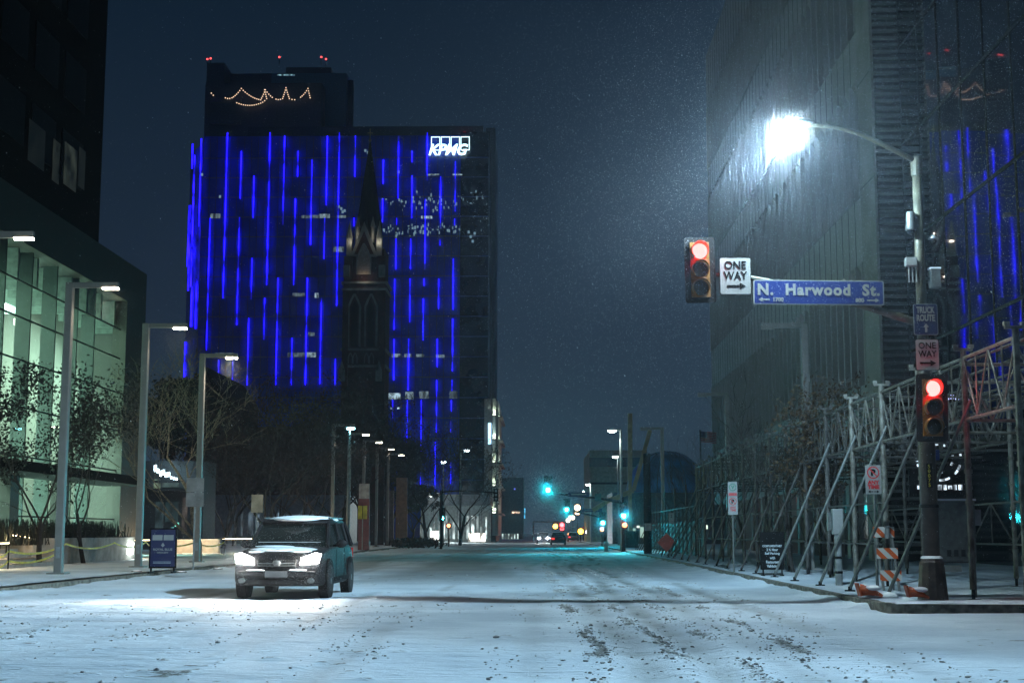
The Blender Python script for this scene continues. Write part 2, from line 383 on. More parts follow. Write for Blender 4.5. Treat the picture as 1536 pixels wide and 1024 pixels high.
o = bpy.data.objects.new('slush_clods', me); C.objects.link(o); tag(o, 'gritty slush clods scattered along the tyre ruts', 'slush', kind='stuff')
# sidewalks (raised) with kerbs
def sidewalk(name, x0, x1, y0, y1, seed, step=0.25):
    a = np.arange(x0, x1+1e-3, step); b = [y0]
    while b[-1] < y1: b.append(b[-1] + max(0.15, b[-1]*0.006))
    b = np.array(b); Xa, Ya = np.meshgrid(a, b)
    Za = 0.165 + 0.03*(fbm(Xa*0.8, Ya*0.8, seed)-0.5) + 0.022*(fbm(Xa*3, Ya*3, seed+5)-0.5)
    tag(grid_mesh(name, a, b, Za, M_snow), kind='structure')
sidewalk('sidewalk_left', -62, KL-0.14, 30.2, 330, 201, 0.3)
sidewalk('sidewalk_right', KR+0.16, 46, 25.85, 330, 211, 0.3)
kl = MB(); kl.box(KL-0.15, KL, 30.0, 330, -0.1, 0.150); kl.box(-62, KL-0.152, 30.0, 30.2, -0.1, 0.149)
tag(kl.build('kerb_left', M_kerb), kind='structure')
kr = MB()
pts = [(KR, 330)] + [(KR, 29.0)] + [(KR+1.2-1.2*math.cos(R(a)), 26.9-1.2*math.sin(R(a))) for a in range(0, 91, 15)] + [(46, 25.7)]
for i in range(len(pts)-1):
    (xa, ya), (xb, yb) = pts[i], pts[i+1]; d = Vector((xb-xa, yb-ya, 0)).normalized(); n = Vector((-d.y, d.x, 0))*0.17
    z = 0.160 + 0.0006*i
    q = [(xa,ya),(xb,yb),(xb+n.x,yb+n.y),(xa+n.x,ya+n.y)]; b = len(kr.v)
    kr.v += [(p[0],p[1],-0.1) for p in q] + [(p[0],p[1],z) for p in q]
    kr.f += [tuple(b+i_ for i_ in f) for f in ((0,1,2,3),(4,5,6,7),(0,1,5,4),(1,2,6,5),(2,3,7,6),(3,0,4,7))]
tag(kr.build('kerb_right', M_kerb), kind='structure')

# ================================================================ NEAR SIGNAL POLE
PY = 27.5
pb = gnd(1403, 903, 0.16); px_ = at(1388, 600, PY).x
PX = px_
M_arrowb = M_signblack
pole = thing('signal_pole', (PX, PY, 0.15), 'tall brown and tan traffic signal pole on the right street corner', 'signal pole')
topz = at(1376, 238, PY).z
b = MB().tube([(PX,PY,0.9),(PX,PY,5.0)], [.16,.145], 16); b.build('lower_shaft', M_polebrown, pole, True)
b = MB().tube([(PX,PY,4.9),(PX,PY,topz)], [.105,.085], 14); b.build('upper_shaft', M_poletan, pole, True)
b = MB().lathe((PX,PY,0.15), [(.30,0),(.29,.06),(.235,.72),(.19,.78),(.165,.80)], 12); b.build('base_cover', M_polebrown, pole)
MB().lathe((PX,PY,0.15+.79), [(.215,0),(.2,.03),(.17,.05)], 12).build('snow_ledge', M_snowcap, pole)
LY = 26.4
L0 = at(1183, 190, LY)
arm = [at(1376,243,PY), at(1358,234,27.4), at(1325,217,27.2), at(1290,201,27.0), at(1255,191,26.8), at(1225,188,26.6), at(1200,188,26.5)]
MB().tube(arm, [.055,.052,.05,.046,.043,.04,.038], 10).build('lamp_arm', M_poletan, pole, True)
MB().tube([(PX,PY,topz-.35),(PX,PY,topz+.03)], [.11,.11], 14).build('arm_collar', M_poletan, pole)
a0 = at(1374,487,PY)
ma = [(PX,PY,a0.z), at(1345,474,PY), at(1300,460,PY), at(1250,447,PY), at(1200,435,PY), at(1150,421,PY), at(1110,414,PY), at(1074,412,PY)]
MB().tube(ma, [.085,.08,.073,.066,.06,.055,.05,.047], 10).build('mast_arm', M_poletan, pole, True)
for zz in (1.9, 3.2, 4.55): MB().lathe((PX,PY,zz), [(.168,0),(.172,.01),(.172,.05),(.165,.06)], 16).build('clamp_band', M_black, pole)
tg = text('tag_number', "5\n0\n0\n7\n5", at(1394,713,PY-.2)+Vector((0,0,0)), .12, mat('tag_yellow',(0.6,0.5,0.03)), pole, height=.42)
MB().cbox(at(1394,713,PY-.175), .11, .03, .46).build('tag_plate', M_black, pole)
# luminaire
lum = thing('street_light_head', L0, 'brilliant white cobra street light glowing on its curved arm over the junction', 'street light')
hd = MB(); hd.sphere((L0.x+.16, L0.y, L0.z+.09), .2, 10, (1.6, .7, .38)); hd.build('housing', M_grey, lum, True)
hd = MB(); hd.sphere((L0.x-.02, L0.y, L0.z-.03), .17, 10, (1.3, 1, .85)); hd.build('lens', glow('lamp_white', (0.80,1.0,0.97), 900), lum, True)
l = lamp('street_light_source', 'POINT', (L0.x-.02, L0.y, L0.z-.24), 29000, (0.48, 0.78, 1.0), 0.07, lum)
l.data.use_nodes = True; t = l.data.node_tree; em = t.nodes['Emission']
tcn = t.nodes.new('ShaderNodeTexCoord'); se = t.nodes.new('ShaderNodeSeparateXYZ'); t.links.new(tcn.outputs['Normal'], se.inputs[0])
mr = t.nodes.new('ShaderNodeValToRGB'); ce = mr.color_ramp.elements
# luminaire's batwing distribution against -cos of the angle from straight down
neg = t.nodes.new('ShaderNodeMath'); neg.operation='MULTIPLY_ADD'; neg.inputs[1].default_value=0.5; neg.inputs[2].default_value=0.5; t.links.new(se.outputs['Z'], neg.inputs[0])
ce[0].position = 0.0; ce[0].color = (.06,.06,.06,1); ce[1].position = 1.0; ce[1].color=(.10,.10,.10,1)
for p_, v_ in ((.067,.075),(.146,.15),(.25,.72),(.33,1.0),(.41,.62),(.50,.18),(.58,.13),(.75,.11)):
    q_ = mr.color_ramp.elements.new(p_); q_.color = (v_,v_,v_,1)
t.links.new(neg.outputs[0], mr.inputs[0]); # house-side shield: less light towards the buildings behind the pole
hs = t.nodes.new('ShaderNodeMapRange'); hs.inputs[1].default_value = 0.0; hs.inputs[2].default_value = 0.45; hs.inputs[3].default_value = 1.0; hs.inputs[4].default_value = 0.13; t.links.new(se.outputs['X'], hs.inputs[0])
mu = t.nodes.new('ShaderNodeMath'); mu.operation = 'MULTIPLY'; t.links.new(mr.outputs[0], mu.inputs[0]); t.links.new(hs.outputs[0], mu.inputs[1]); t.links.new(mu.outputs[0], em.inputs['Strength'])

# traffic signal builder
RED, GRN, AMB = (1.0, 0.004, 0.012), (0.0, 0.78, 1.0), (1.0, 0.45, 0.08)
M_backplate = mat('backplate_black', (.014,.012,.012), .8, spec=.1)
def signal(c, label, state='red', power=30, back=True, s=1.0, estr=60, housing=None, detail=True, group=None, halo=True):
    """c = centre of the head"""
    o = thing('traffic_signal', c, label, 'traffic light', group)
    x, y, z = c
    rplate(MB(), (x, y+.06*s, z), .60*s, 1.30*s, .05*s, .02*s).build('backplate', M_backplate, o)
    MB().cbox((x, y+.16*s, z), .30*s, .22*s, .86*s).build('signal_box', M_black if not detail else M_yellow, o, bevel=.02)
    for k, nm in enumerate(('red', 'amber', 'green')):
        zc = z + (.365 - .365*k)*s
        on = nm == state
        if detail:
            fr_ = MB(); fr_.box(x-.185*s, x+.185*s, y+.015*s, y+.058*s, zc-.178*s, zc+.178*s); fr_.build('lens_door', housing or M_yellow, o)
        mm = M_lens if not on else {'red': glow('lens_red', (1.0, .052, .048), 15), 'green': glow('lens_green', (0.05, .85, 1.0), 200), 'amber': glow('lens_amber', AMB, 20)}[nm]
        ln = MB(); ln.sphere((x, y+.012*s, zc), .152*s, 10, (1, .22, 1)); lo = ln.build('lens', mm, o, True)
        if detail:
            # visor: open tube, cut away at the bottom
            n = 20; v = MB(); a0_, a1_ = R(-50), R(230)
            for i in range(n+1):
                a = a0_ + (a1_-a0_)*i/n; ca, sa = math.cos(a), math.sin(a)
                ln_ = .24*s*(0.62+0.38*max(0, sa))
                for rr, yy in ((.175*s, y+.01*s), (.165*s, y-ln_), (.158*s, y-ln_), (.167*s, y+.01*s)):
                    v.v.append((x+rr*ca, yy, zc+rr*sa))
            for i in range(n):
                for j in range(4): a=i*4+j; b_=i*4+(j+1)%4; v.f.append((a,b_,b_+4,a+4))
            v.build('visor', housing or M_yellow, o, True)
    if state and power:
        k = {'red':0,'amber':1,'green':2}[state]
        lamp('signal_glow', 'SPOT', (x, y-(.26 if detail else .06)*s, z+(.365-.365*k)*s), power, {'red':RED,'green':GRN,'amber':AMB}[state], .10*s, o, R(150 if state=='red' else 140), (0,-1,.06 if state=='red' else -.03), 1.0)
    if state == 'red': lamp('signal_glow', 'POINT', (x, y-.33*s, z+.365*s), 26, RED, .08*s, o)
    return o
s1 = at(1050.5, 404, PY-.12); s2 = at(1399.5, 611, PY-.30)
sg = signal(s1, 'traffic light showing red at the tip of the mast arm', 'red', 8); sg.rotation_euler = (0, R(-1.0), 0)
sg = signal(s2, 'traffic light showing red fixed low on the brown signal pole', 'red', 8); sg.rotation_euler = (0, R(1.0), 0)
def hang(mb, p, q, r=.02): return mb.tube([p, q], r, 6)

# signs at the junction
def sign_thing(name, c, label, cat='sign', group=None): return thing(name, c, label, cat, group)
# one way (arm)
c = at(1103, 414, PY-.14)
o = sign_thing('one_way_sign', c, 'white one way sign on the mast arm beside the red traffic light')
rplate(MB(), c, .615, .735, .03, .012).build('border_plate', M_signblack, o)
rplate(MB(), c+Vector((0,-.004,0)), .59, .71, .03, .01).build('sign_face', M_signwhite, o)
text('lettering', "ONE", c+Vector((0,-.012,.215)), .2, M_signblack, o, width=.42, height=.16, bold=.003)
text('lettering', "WAY", c+Vector((0,-.012,.01)), .2, M_signblack, o, width=.46, height=.16, bold=.003)
arrow(MB(), c.x-.17, c.x+.20, c.y-.006, c.z-.20, .13).build('arrow', M_signblack, o)
# one way (pole)
c = at(1391, 532, PY-.24)
o = sign_thing('one_way_sign', c, 'white one way sign on the signal pole just above the lower red light')
rplate(MB(), c, .455, .605, .03, .012).build('border_plate', M_signblack, o)
rplate(MB(), c+Vector((0,-.004,0)), .435, .585, .03, .01).build('sign_face', M_signwhite, o)
text('lettering', "ONE", c+Vector((0,-.012,.18)), .2, M_signblack, o, width=.33, height=.125, bold=.003)
text('lettering', "WAY", c+Vector((0,-.012,.02)), .2, M_signblack, o, width=.35, height=.125, bold=.003)
arrow(MB(), c.x-.15, c.x+.16, c.y-.006, c.z-.16, .12).build('arrow', M_signblack, o)
# truck route
c = at(1388.5, 479, PY-.22)
o = sign_thing('truck_route_sign', c, 'dark blue truck route sign with white arrow on the signal pole')
rplate(MB(), c, .465, .60, .03, .012).build('border_plate', M_signwhite, o)
rplate(MB(), c+Vector((0,-.004,0)), .445, .58, .03, .01).build('sign_face', M_signnavy, o)
text('lettering', "TRUCK", c+Vector((0,-.012,.185)), .2, M_signwhite, o, width=.35, height=.13, bold=.006)
text('lettering', "ROUTE", c+Vector((0,-.012,.03)), .2, M_signwhite, o, width=.35, height=.13, bold=.006)
mb = MB(); mb.prism([(c.x-.02,c.z-.25),(c.x+.02,c.z-.25),(c.x+.02,c.z-.15),(c.x+.055,c.z-.15),(c.x,c.z-.08),(c.x-.055,c.z-.15),(c.x-.02,c.z-.15)][::-1], c.y-.012, c.y-.006); mb.build('arrow', M_signwhite, o)
# street name
c = at(1228, 438.7, PY-.16)
o = sign_thing('street_name_sign', c, 'long blue street name sign hanging under the mast arm')
rplate(MB(), c, 2.53, .485, .04, .012).build('border_plate', M_signwhite, o)
rplate(MB(), c+Vector((0,-.004,0)), 2.48, .44, .03, .01).build('sign_face', M_signblue, o)
text('lettering', "N.  Harwood  St.", c+Vector((0,-.012,.055)), .3, M_signwhite, o, width=2.36, height=.235, bold=.012, spacing=1.15)
text('lettering', "1700", c+Vector((-.78,-.012,-.145)), .1, M_signwhite, o, height=.085, bold=.004)
text('lettering', "800", c+Vector((.79,-.012,-.145)), .1, M_signwhite, o, height=.085, bold=.004)
mb = MB(); arrow(mb, c.x-.95, c.x-1.17, c.y-.006, c.z-.145, .085); arrow(mb, c.x+.93, c.x+1.17, c.y-.006, c.z-.145, .085); mb.build('arrow', M_signwhite, o)
mb = MB(); hang(mb, (c.x+.95,PY,c.z+.2), (c.x+.95,PY,c.z+.02), .02); hang(mb, (c.x-.9,PY,c.z+.25), (c.x-.9,PY,c.z+.0), .02)
mb.box(c.x-1.2, c.x+1.2, c.y+.013, c.y+.05, c.z+.02, c.z+.05); mb.build('bracket', M_galv, o)
o.rotation_euler = (0, R(0.7), 0)
# small blue sign behind pole
c = at(1403, 682, PY+.3)
o = sign_thing('small_blue_sign', c, 'small dark blue sign plate behind the signal pole under the lower red light')
MB().cbox(c, .16, .01, .20).build('sign_face', M_signblue, o); MB().tube([c+Vector((0,.03,-.1)), c+Vector((-.18,-.1,-.1))], .015, 6).build('bracket', M_black, o)
# camera + radio boxes
c = at(1366, 336, PY-.1)
o = thing('traffic_camera', c, 'grey cylindrical dome camera bracketed high on the signal pole', 'camera')
MB().lathe(c, [(.07,.24),(.085,.22),(.09,.05),(.105,-.10),(.10,-.13)], 14).build('housing', M_galv, o, True)
MB().sphere(c+Vector((0,0,-.14)), .08, 8).build('dome', M_darkglass, o, True)
MB().tube([c+Vector((.06,0,.12)), (PX,PY,c.z+.12)], .025, 6).tube([c+Vector((.06,0,-.02)), (PX,PY,c.z-.02)], .025, 6).build('bracket', M_galv, o)
c = at(1366, 393, PY-.1)
o = thing('radio_unit', c, 'white radio box with three thin antennas on the signal pole', 'radio box')
MB().cbox(c, .22, .16, .17).build('enclosure', M_signwhite, o, bevel=.015)
for k in range(3): MB().tube([c+Vector((-.04+.07*k,0,-.08)), c+Vector((-.04+.07*k,0,-.40))], .014, 6).build('antenna', M_signwhite, o)
MB().tube([c+Vector((.1,0,0)), (PX,PY,c.z)], .025, 6).build('bracket', M_galv, o)
c = at(1402, 418, PY)
o = thing('junction_box', c, 'pale grey metal box on the right side of the signal pole', 'electrical box')
MB().cbox(c, .20, .18, .37).build('enclosure', M_galv, o, bevel=.015); MB().cbox(c+Vector((0,0,.2)), .21, .19, .03).build('snow_cap', M_snowcap, o)
MB().tube([c, (PX,PY,c.z)], .03, 6).build('bracket', M_galv, o)
c = at(1399, 356, PY)
o = thing('siren_horn', c, 'small dark cone horn on a bent bracket right of the signal pole', 'horn')
MB().lathe(c, [(.02,.05),(.05,.03),(.10,-.03),(.09,-.04)], 12).build('cone', M_grey, o, True)
MB().tube([c+Vector((0,0,0)), c+Vector((.07,0,-.08)), (PX+.05,PY,c.z-.38)], .022, 6).build('bracket', M_black, o)

# ================================================================ RIGHT: CONTROL CABINET etc.
c = at(1435, 797, 28.6)
o = thing('control_cabinet', (c.x, 28.6, .16), 'grey steel traffic control cabinet on posts right of the signal pole', 'cabinet')
MB().cbox((c.x, 28.8, c.z), .76, .40, 1.22).build('enclosure', M_galv, o, bevel=.02)
rplate(MB(), (c.x, 28.585, c.z), .68, 1.14, .03, .012).build('door', M_galv, o)
mb = MB()
for k in range(4): mb.cbox((c.x-.17+.14*k, 28.58, c.z-.42), .085, .01, .13)
mb.build('vent', M_black, o); MB().cbox((c.x+.22, 28.575, c.z+.0), .03, .02, .12).build('handle', M_black, o)
MB().cbox((c.x, 28.8, c.z+.63), .8, .44, .04).build('snow_cap', M_snowcap, o)
for dx in (-.30, .36): MB().tube([(c.x+dx,28.8,.15),(c.x+dx,28.8,c.z-.6)], .055, 8).build('leg', M_galv, o)
MB().cbox((c.x-.15,28.62,c.z-.72), .4,.2,.12).build('conduit_box', M_grey, o)
MB().cbox((c.x+.46,28.75,c.z+.28), .14,.12,.32).build('meter', M_grey, o, bevel=.02)
# barricade
bY = 31.6; c = at(1332, 840, bY)
o = thing('barricade', (c.x, bY, .16), 'striped orange and white folding barricade standing in the snow', 'barricade')
lean = .16
M_stripe = bpy.data.materials.new('barricade_stripes'); M_stripe.use_nodes = True; t = M_stripe.node_tree
tcn = t.nodes.new('ShaderNodeTexCoord'); wv = t.nodes.new('ShaderNodeTexWave'); wv.bands_direction = 'DIAGONAL'; wv.inputs['Scale'].default_value = 2.3
rr_ = t.nodes.new('ShaderNodeValToRGB'); rr_.color_ramp.interpolation = 'CONSTANT'; rr_.color_ramp.elements[0].color = (.62,.62,.60,1); rr_.color_ramp.elements[1].position = .5; rr_.color_ramp.elements[1].color = (.62,.10,.02,1)
t.links.new(tcn.outputs['Object'], wv.inputs[0]); t.links.new(wv.outputs[0], rr_.inputs[0]); t.links.new(rr_.outputs[0], t.nodes['Principled BSDF'].inputs['Base Color'])
for dx in (-.17, .17):
    MB().tube([(c.x+dx+.06, bY, .16), (c.x+dx-.06, bY+lean, 1.55)], .03, 6).build('leg', M_signwhite, o)
    MB().tube([(c.x+dx+.06, bY+.5, .16), (c.x+dx-.06, bY+lean+.02, 1.5)], .02, 6).build('leg', M_signwhite, o)
for k, z in enumerate((1.44, .98, .50)):
    MB().cbox((c.x - .05 + .05*k, bY+lean*(z/1.5)-.05, z), .46, .03, .23).build('stripe_board', M_stripe, o)
MB().lathe((c.x+.0, bY-.02, 1.30), [(.05,0),(.06,.05),(.05,.22),(.06,.24),(.055,.28)], 10).build('warning_lamp', M_signwhite, o)
# collapsed cones / sandbags
def lump(name, px, py, label, s=1):
    g = gnd(px, py, .17); o = thing(name, g, label, 'traffic cone', 'fallen orange cones at the corner')
    MB().tube([g+Vector((-.18*s,0,.16)), g+Vector((0,-.02,.15)), g+Vector((.26*s,-.05,.10)), g+Vector((.42*s,-.08,.05))], [.17*s,.14*s,.07*s,.035*s], 10).build('cone_body', M_orange, o, True)
    MB().tube([g+Vector((-.08*s,0,.165)), g+Vector((.08*s,-.02,.14))], [.152*s,.115*s], 10).build('reflective_band', M_snowcap, o, True)
    T = Matrix.Translation(g+Vector((-.22*s,0,.17))) @ Matrix.Rotation(R(75), 4, 'Y')
    MB().cbox((0,0,0), .36*s, .36*s, .035, T).build('base_plate', M_orange, o)
    MB().sphere(g+Vector((.1,0,.20)), .2*s, 8, (1.3,1.0,.45)).build('snow_cap', M_snowcap, o, True)
lump('traffic_cone', 1300, 897, 'orange cone lying flat in snow between the raker feet', .7)
lump('traffic_cone', 1372, 900, 'snow covered orange cone lying against the signal pole base', .6)
g = gnd(1318, 896, .17); mb = MB(); mb.sphere(g+Vector((0,0,.02)), .3, 8, (1.3,.9,.38)); tag(mb.build('snow_pile', M_snowcap, None, True), 'low white snow pile between the two fallen orange cones', 'snow pile')
# no parking sign
nY = 33.0; c = at(1309.5, 719, nY); ft = gnd(1322, 890, .16)
o = sign_thing('no_parking_sign', (c.x, nY, .16), 'white no parking any time sign on a thin post by the barricade')
MB().tube([(c.x+.02,nY+.02,.1),(c.x+.02,nY+.02,c.z+.3)], .03, 8).build('post', M_galv, o)
rplate(MB(), c+Vector((0,-.03,0)), .36, .66, .03, .012).build('sign_face', M_signwhite, o)
def no_p(c, s, o, cm=M_signblack):
    MB().lathe(c, [(.135*s,0),(.135*s,-.008),(.11*s,-.008),(.11*s,0)], 24, 'y').build('red_ring', M_signred, o)
    MB().lathe(c+Vector((0,-.002,0)), [(.11*s,0),(.11*s,-.007)], 24, 'y').build('ring_field', M_signwhite, o)
    text('lettering', "P", c+Vector((0,-.012,0)), .2, cm, o, height=.15*s, bold=.014)
    T = Matrix.Translation(c+Vector((0,-.017,0))) @ Matrix.Rotation(R(45), 4, 'Y')
    MB().cbox((0,0,0), .24*s, .004, .024*s, T).build('red_bar', M_signred, o)
no_p(c+Vector((0,-.032,.16)), 1.05, o)
text('lettering', "ANY\nTIME", c+Vector((0,-.036,-.115)), .1, M_signred, o, width=.27, height=.20, bold=.006)
mb = MB(); arrow(mb, c.x-.01, c.x-.13, c.y-.034, c.z-.275, .06); arrow(mb, c.x+.01, c.x+.13, c.y-.034, c.z-.275, .06); mb.build('arrow', M_signblack, o)
# valet / no parking
nY = 47; c = at(1099, 747, nY)
o = sign_thing('valet_sign', (c.x, nY, .16), 'tall narrow teal lit valet and no parking sign on a thin post')
MB().tube([(c.x,nY+.02,.1),(c.x,nY+.02,c.z+.5)], .028, 8).build('post', M_galv, o)
rplate(MB(), c+Vector((0,-.03,.30)), .31, .48, .02, .012).build('sign_face', M_signwhite, o)
rplate(MB(), c+Vector((0,-.03,-.24)), .31, .58, .02, .012).build('sign_face', M_signwhite, o)
MB().lathe(c+Vector((0,-.033,.36)), [(.12,0),(.12,-.006)], 24, 'y').build('ring', mat('sign_green',(.02,.16,.10)), o)
MB().lathe(c+Vector((0,-.036,.36)), [(.095,0),(.095,-.006)], 24, 'y').build('ring_field', M_signwhite, o)
text('lettering', "V", c+Vector((0,-.044,.36)), .2, mat('sign_green',(.02,.16,.10)), o, height=.12, bold=.01)
MB().cbox(c+Vector((0,-.034,.13)), .27, .008, .09).build('red_panel', M_signred, o)
no_p(c+Vector((0,-.032,-.10)), .9, o)
text('lettering', "ANY\nTIME", c+Vector((0,-.036,-.34)), .1, M_signred, o, width=.2, height=.16, bold=.004)
# small distant parking sign
nY = 80; c = at(1007, 777, nY)
o = sign_thing('small_parking_sign', (c.x, nY, .16), 'small pale rectangular parking sign far down the right sidewalk')
MB().tube([(c.x,nY+.02,.1),(c.x,nY+.02,c.z+.3)], .028, 6).build('post', M_galv, o); rplate(MB(), c+Vector((0,-.03,0)), .30, .60, .02, .012).build('sign_face', M_signwhite, o)
text('lettering', "2", c+Vector((0,-.05,.12)), .2, M_signblack, o, height=.16)
# parking notice board
nY = 43.0; g = gnd(1157, 868, .16); gxx = gx(1157, nY)
o = thing('notice_board', (gxx, nY, .16), 'black sandwich board sign about complimentary self parking beside the kerb', 'sandwich board')
M_lettergrey = mat('letter_grey', (.42,.46,.48), .6)
MB().cbox((gxx, nY, .90), .72, .06, 1.12).build('board', M_signblack, o, bevel=.02)
for i, (s_, z, w) in enumerate((("COMPLIMENTARY", 1.04, .58), ("2 ½ Hour", .93, .34), ("Self Parking", .81, .44), ("with", .69, .16), ("Restaurant", .57, .38), ("Validation", .45, .34))):
    text('lettering', s_, (gxx, nY-.032, z), .1, M_lettergrey, o, width=w, height=.085 if i else .065, bold=.003, depth=.002)
for dx in (-.28,.28): MB().box(gxx+dx-.03, gxx+dx+.03, nY-.2, nY+.2, .15, .20).box(gxx+dx-.02, gxx+dx+.02, nY-.02, nY+.02, .2, .36).build('foot', M_black, o)
# meter post
nY = 35.0; c = at(1256, 782, nY)
o = thing('pay_station', (c.x, nY, .16), 'white boxed pay station on a thick grey post near the kerb', 'pay station')
MB().tube([(c.x,nY,.12),(c.x,nY,c.z-.25)], .085, 12).build('post', M_grey, o)
MB().cbox(c, .26, .2, .62).build('enclosure', M_signwhite, o, bevel=.02); MB().cbox(c+Vector((-.19,.02,.0)), .1, .12, .42).build('side_box', M_galv, o, bevel=.01)
for z in (.45, .8): MB().lathe((c.x,nY,z), [(.088,0),(.093,.01),(.093,.05),(.088,.06)], 12).build('clamp_band', M_black, o)

# ================================================================ SCAFFOLD CANOPY
sc = thing('scaffold_canopy', (9.8, 24.6, .16), 'long steel scaffold canopy covering the right sidewalk', 'scaffolding')
XF, XB = 8.35, 11.4
YP = [24.7, 27.75] + [27.75+3.35*i for i in range(1, 15)]
ZT, ZB = 4.80, 3.60
M_scafd = mat('scaffold_shaded', (0.05,0.045,0.04), 0.7, 0.1, var=.3, scale=5)  # shaded copy of the scaffold steel: dimness of far bays put into the colour
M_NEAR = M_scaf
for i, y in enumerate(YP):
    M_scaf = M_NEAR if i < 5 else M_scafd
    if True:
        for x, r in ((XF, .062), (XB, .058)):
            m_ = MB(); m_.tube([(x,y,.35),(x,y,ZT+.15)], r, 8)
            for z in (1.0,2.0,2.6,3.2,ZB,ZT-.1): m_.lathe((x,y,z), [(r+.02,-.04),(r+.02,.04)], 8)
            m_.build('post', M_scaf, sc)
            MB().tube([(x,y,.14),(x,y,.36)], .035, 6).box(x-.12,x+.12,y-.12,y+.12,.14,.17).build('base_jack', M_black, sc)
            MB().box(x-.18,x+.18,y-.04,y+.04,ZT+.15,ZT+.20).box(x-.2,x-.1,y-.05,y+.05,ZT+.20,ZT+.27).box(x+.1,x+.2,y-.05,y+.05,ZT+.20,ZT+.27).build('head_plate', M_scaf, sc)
M_scaf = M_NEAR
for x, nm in ((XF,'front'), (XB,'rear')):
    for i in range(len(YP)-1):
        y0, y1 = YP[i], YP[i+1]; m_ = MB(); L = y1-y0
        for z in (ZT, ZB): m_.tube([(x,y0,z),(x,y1,z)], .036, 6)
        for k in range(4):
            ya = y0+L*k/4; yb = y0+L*(k+1)/4
            if k % 2: m_.tube([(x,ya,ZB),(x,yb,ZT)], .022, 5)
            else: m_.tube([(x,ya,ZT),(x,yb,ZB)], .022, 5)
            m_.tube([(x,yb,ZB),(x,yb,ZT)], .018, 5)
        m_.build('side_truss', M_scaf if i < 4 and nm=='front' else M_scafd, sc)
        m_ = MB()
        m_.tube([(x,y0,1.15),(x,y1,1.15)], .026, 6); m_.tube([(x,y0,2.15),(x,y1,2.15)], .026, 6)
        if nm == 'rear' or i % 3 == 2:
            m_.tube([(x,y0,1.15),(x,(y0+y1)/2,2.15)], .02, 5); m_.tube([(x,(y0+y1)/2,2.15),(x,y1,1.15)], .02, 5)
            m_.tube([(x,(y0+y1)/2,1.15),(x,(y0+y1)/2,2.15)], .018, 5)
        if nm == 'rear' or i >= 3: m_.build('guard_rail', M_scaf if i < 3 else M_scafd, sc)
for i, y in enumerate(YP):
    m_ = MB()
    for z in (ZT-.12, ZB-.02): m_.tube([(XF-.0,y,z),(XB+1.4,y,z)], .034, 6)
    n = 6
    for k in range(n):
        xa = XF+(XB-XF)*k/n; xb = XF+(XB-XF)*(k+1)/n
        m_.tube([(xa,y,ZB if k%2 else ZT-.12),(xb,y,ZT-.12 if k%2 else ZB)], .02, 5)
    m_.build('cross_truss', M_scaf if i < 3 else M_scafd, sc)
    if 0 < i < 16:
        fx = 6.85 + 0.05*math.sin(i*3.1)
        fy = y + .55
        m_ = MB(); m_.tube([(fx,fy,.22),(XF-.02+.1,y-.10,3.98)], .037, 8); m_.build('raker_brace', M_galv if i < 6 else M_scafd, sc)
        m_ = MB(); m_.box(fx-.1,fx+.1,fy-.08,fy+.08,.15,.19).cbox((fx,fy,.22),.07,.07,.09); m_.build('raker_foot', M_black, sc)
m_ = MB()
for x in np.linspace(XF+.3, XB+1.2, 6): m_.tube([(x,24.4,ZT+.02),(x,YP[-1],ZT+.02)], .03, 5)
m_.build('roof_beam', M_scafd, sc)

fo = thing('site_fence', (8.3, 76, .16), 'low dark construction fence with slanted props beyond the scaffold canopy', 'fence')
m_ = MB(); m_.box(8.9, 8.96, 76, 112, .2, 2.1); m_.build('mesh_panel', mat('fence_mesh',(.02,.022,.022),.8), fo)
for k in range(16):
    y = 76.5+2.3*k
    MB().tube([(8.7,y,.14),(8.7,y,3.0 if k%3 else 4.2)], .05, 6).build('post', M_scafd, fo)
    MB().tube([(7.3+.02*k,y-.2,.16),(8.68,y,2.3)], .035, 6).build('prop', M_scafd, fo)
m_ = MB(); m_.tube([(8.7,76.5,2.9),(8.7,111,2.9)], .03, 5); m_.build('top_rail', M_scafd, fo)

# ================================================================ STREET LAMPS (square L-shaped)
def ell_lamp(side, h=9.2, lit=True, name='street_lamp'):
    o = thing(name, (0,0,0), 'x', 'street lamp')
    MB().box(-.12,.12,-.12,.12,0,h).build('pole', M_lamp, o, bevel=.02)
    MB().box(-.28,.28,-.28,.28,-.02,.06).build('base_plate', M_lamp, o)
    MB().box(-.06,.06,-.135,-.121,.5,.85).build('access_cover', M_grey, o)
    s = 1 if side > 0 else -1; x0, x1 = sorted((s*.121, s*1.55))
    MB().box(x0,x1,-.075,.075,h-.17,h-.003).build('arm', M_lamp, o)
    xa, xb = sorted((s*1.05, s*1.53))
    MB().box(xa,xb,-.085,.085,h-.225,h-.172).build('lamp_head', glow('lamp_warm', (1.0,.86,.62), 60) if lit else M_lamp, o)
    return o
LX = -14.8
fam = []
protoL = ell_lamp(1, 9.15)
LP = [(36.6,''),(44.3,''),(53.2,''),(62.4,''),(103.5,''),(112.5,''),(122,''),(132,''),(142,'')]
labs = ['square grey street lamp at the left frame edge with only its lit arm showing', 'tallest square L-shaped street lamp in view in front of the green lit lobby',
 'square L-shaped street lamp rising beside the blue sandwich board', 'square L-shaped street lamp with bright head just behind the moving car',
 'foremost lamp of the distant row of five left of the brick kiosk', 'second lamp of the distant left row counted from the car', 'middle lamp of the five in the distant left row',
 'fourth lamp of the distant left row counted from the car', 'last and shortest lamp of the distant left row']
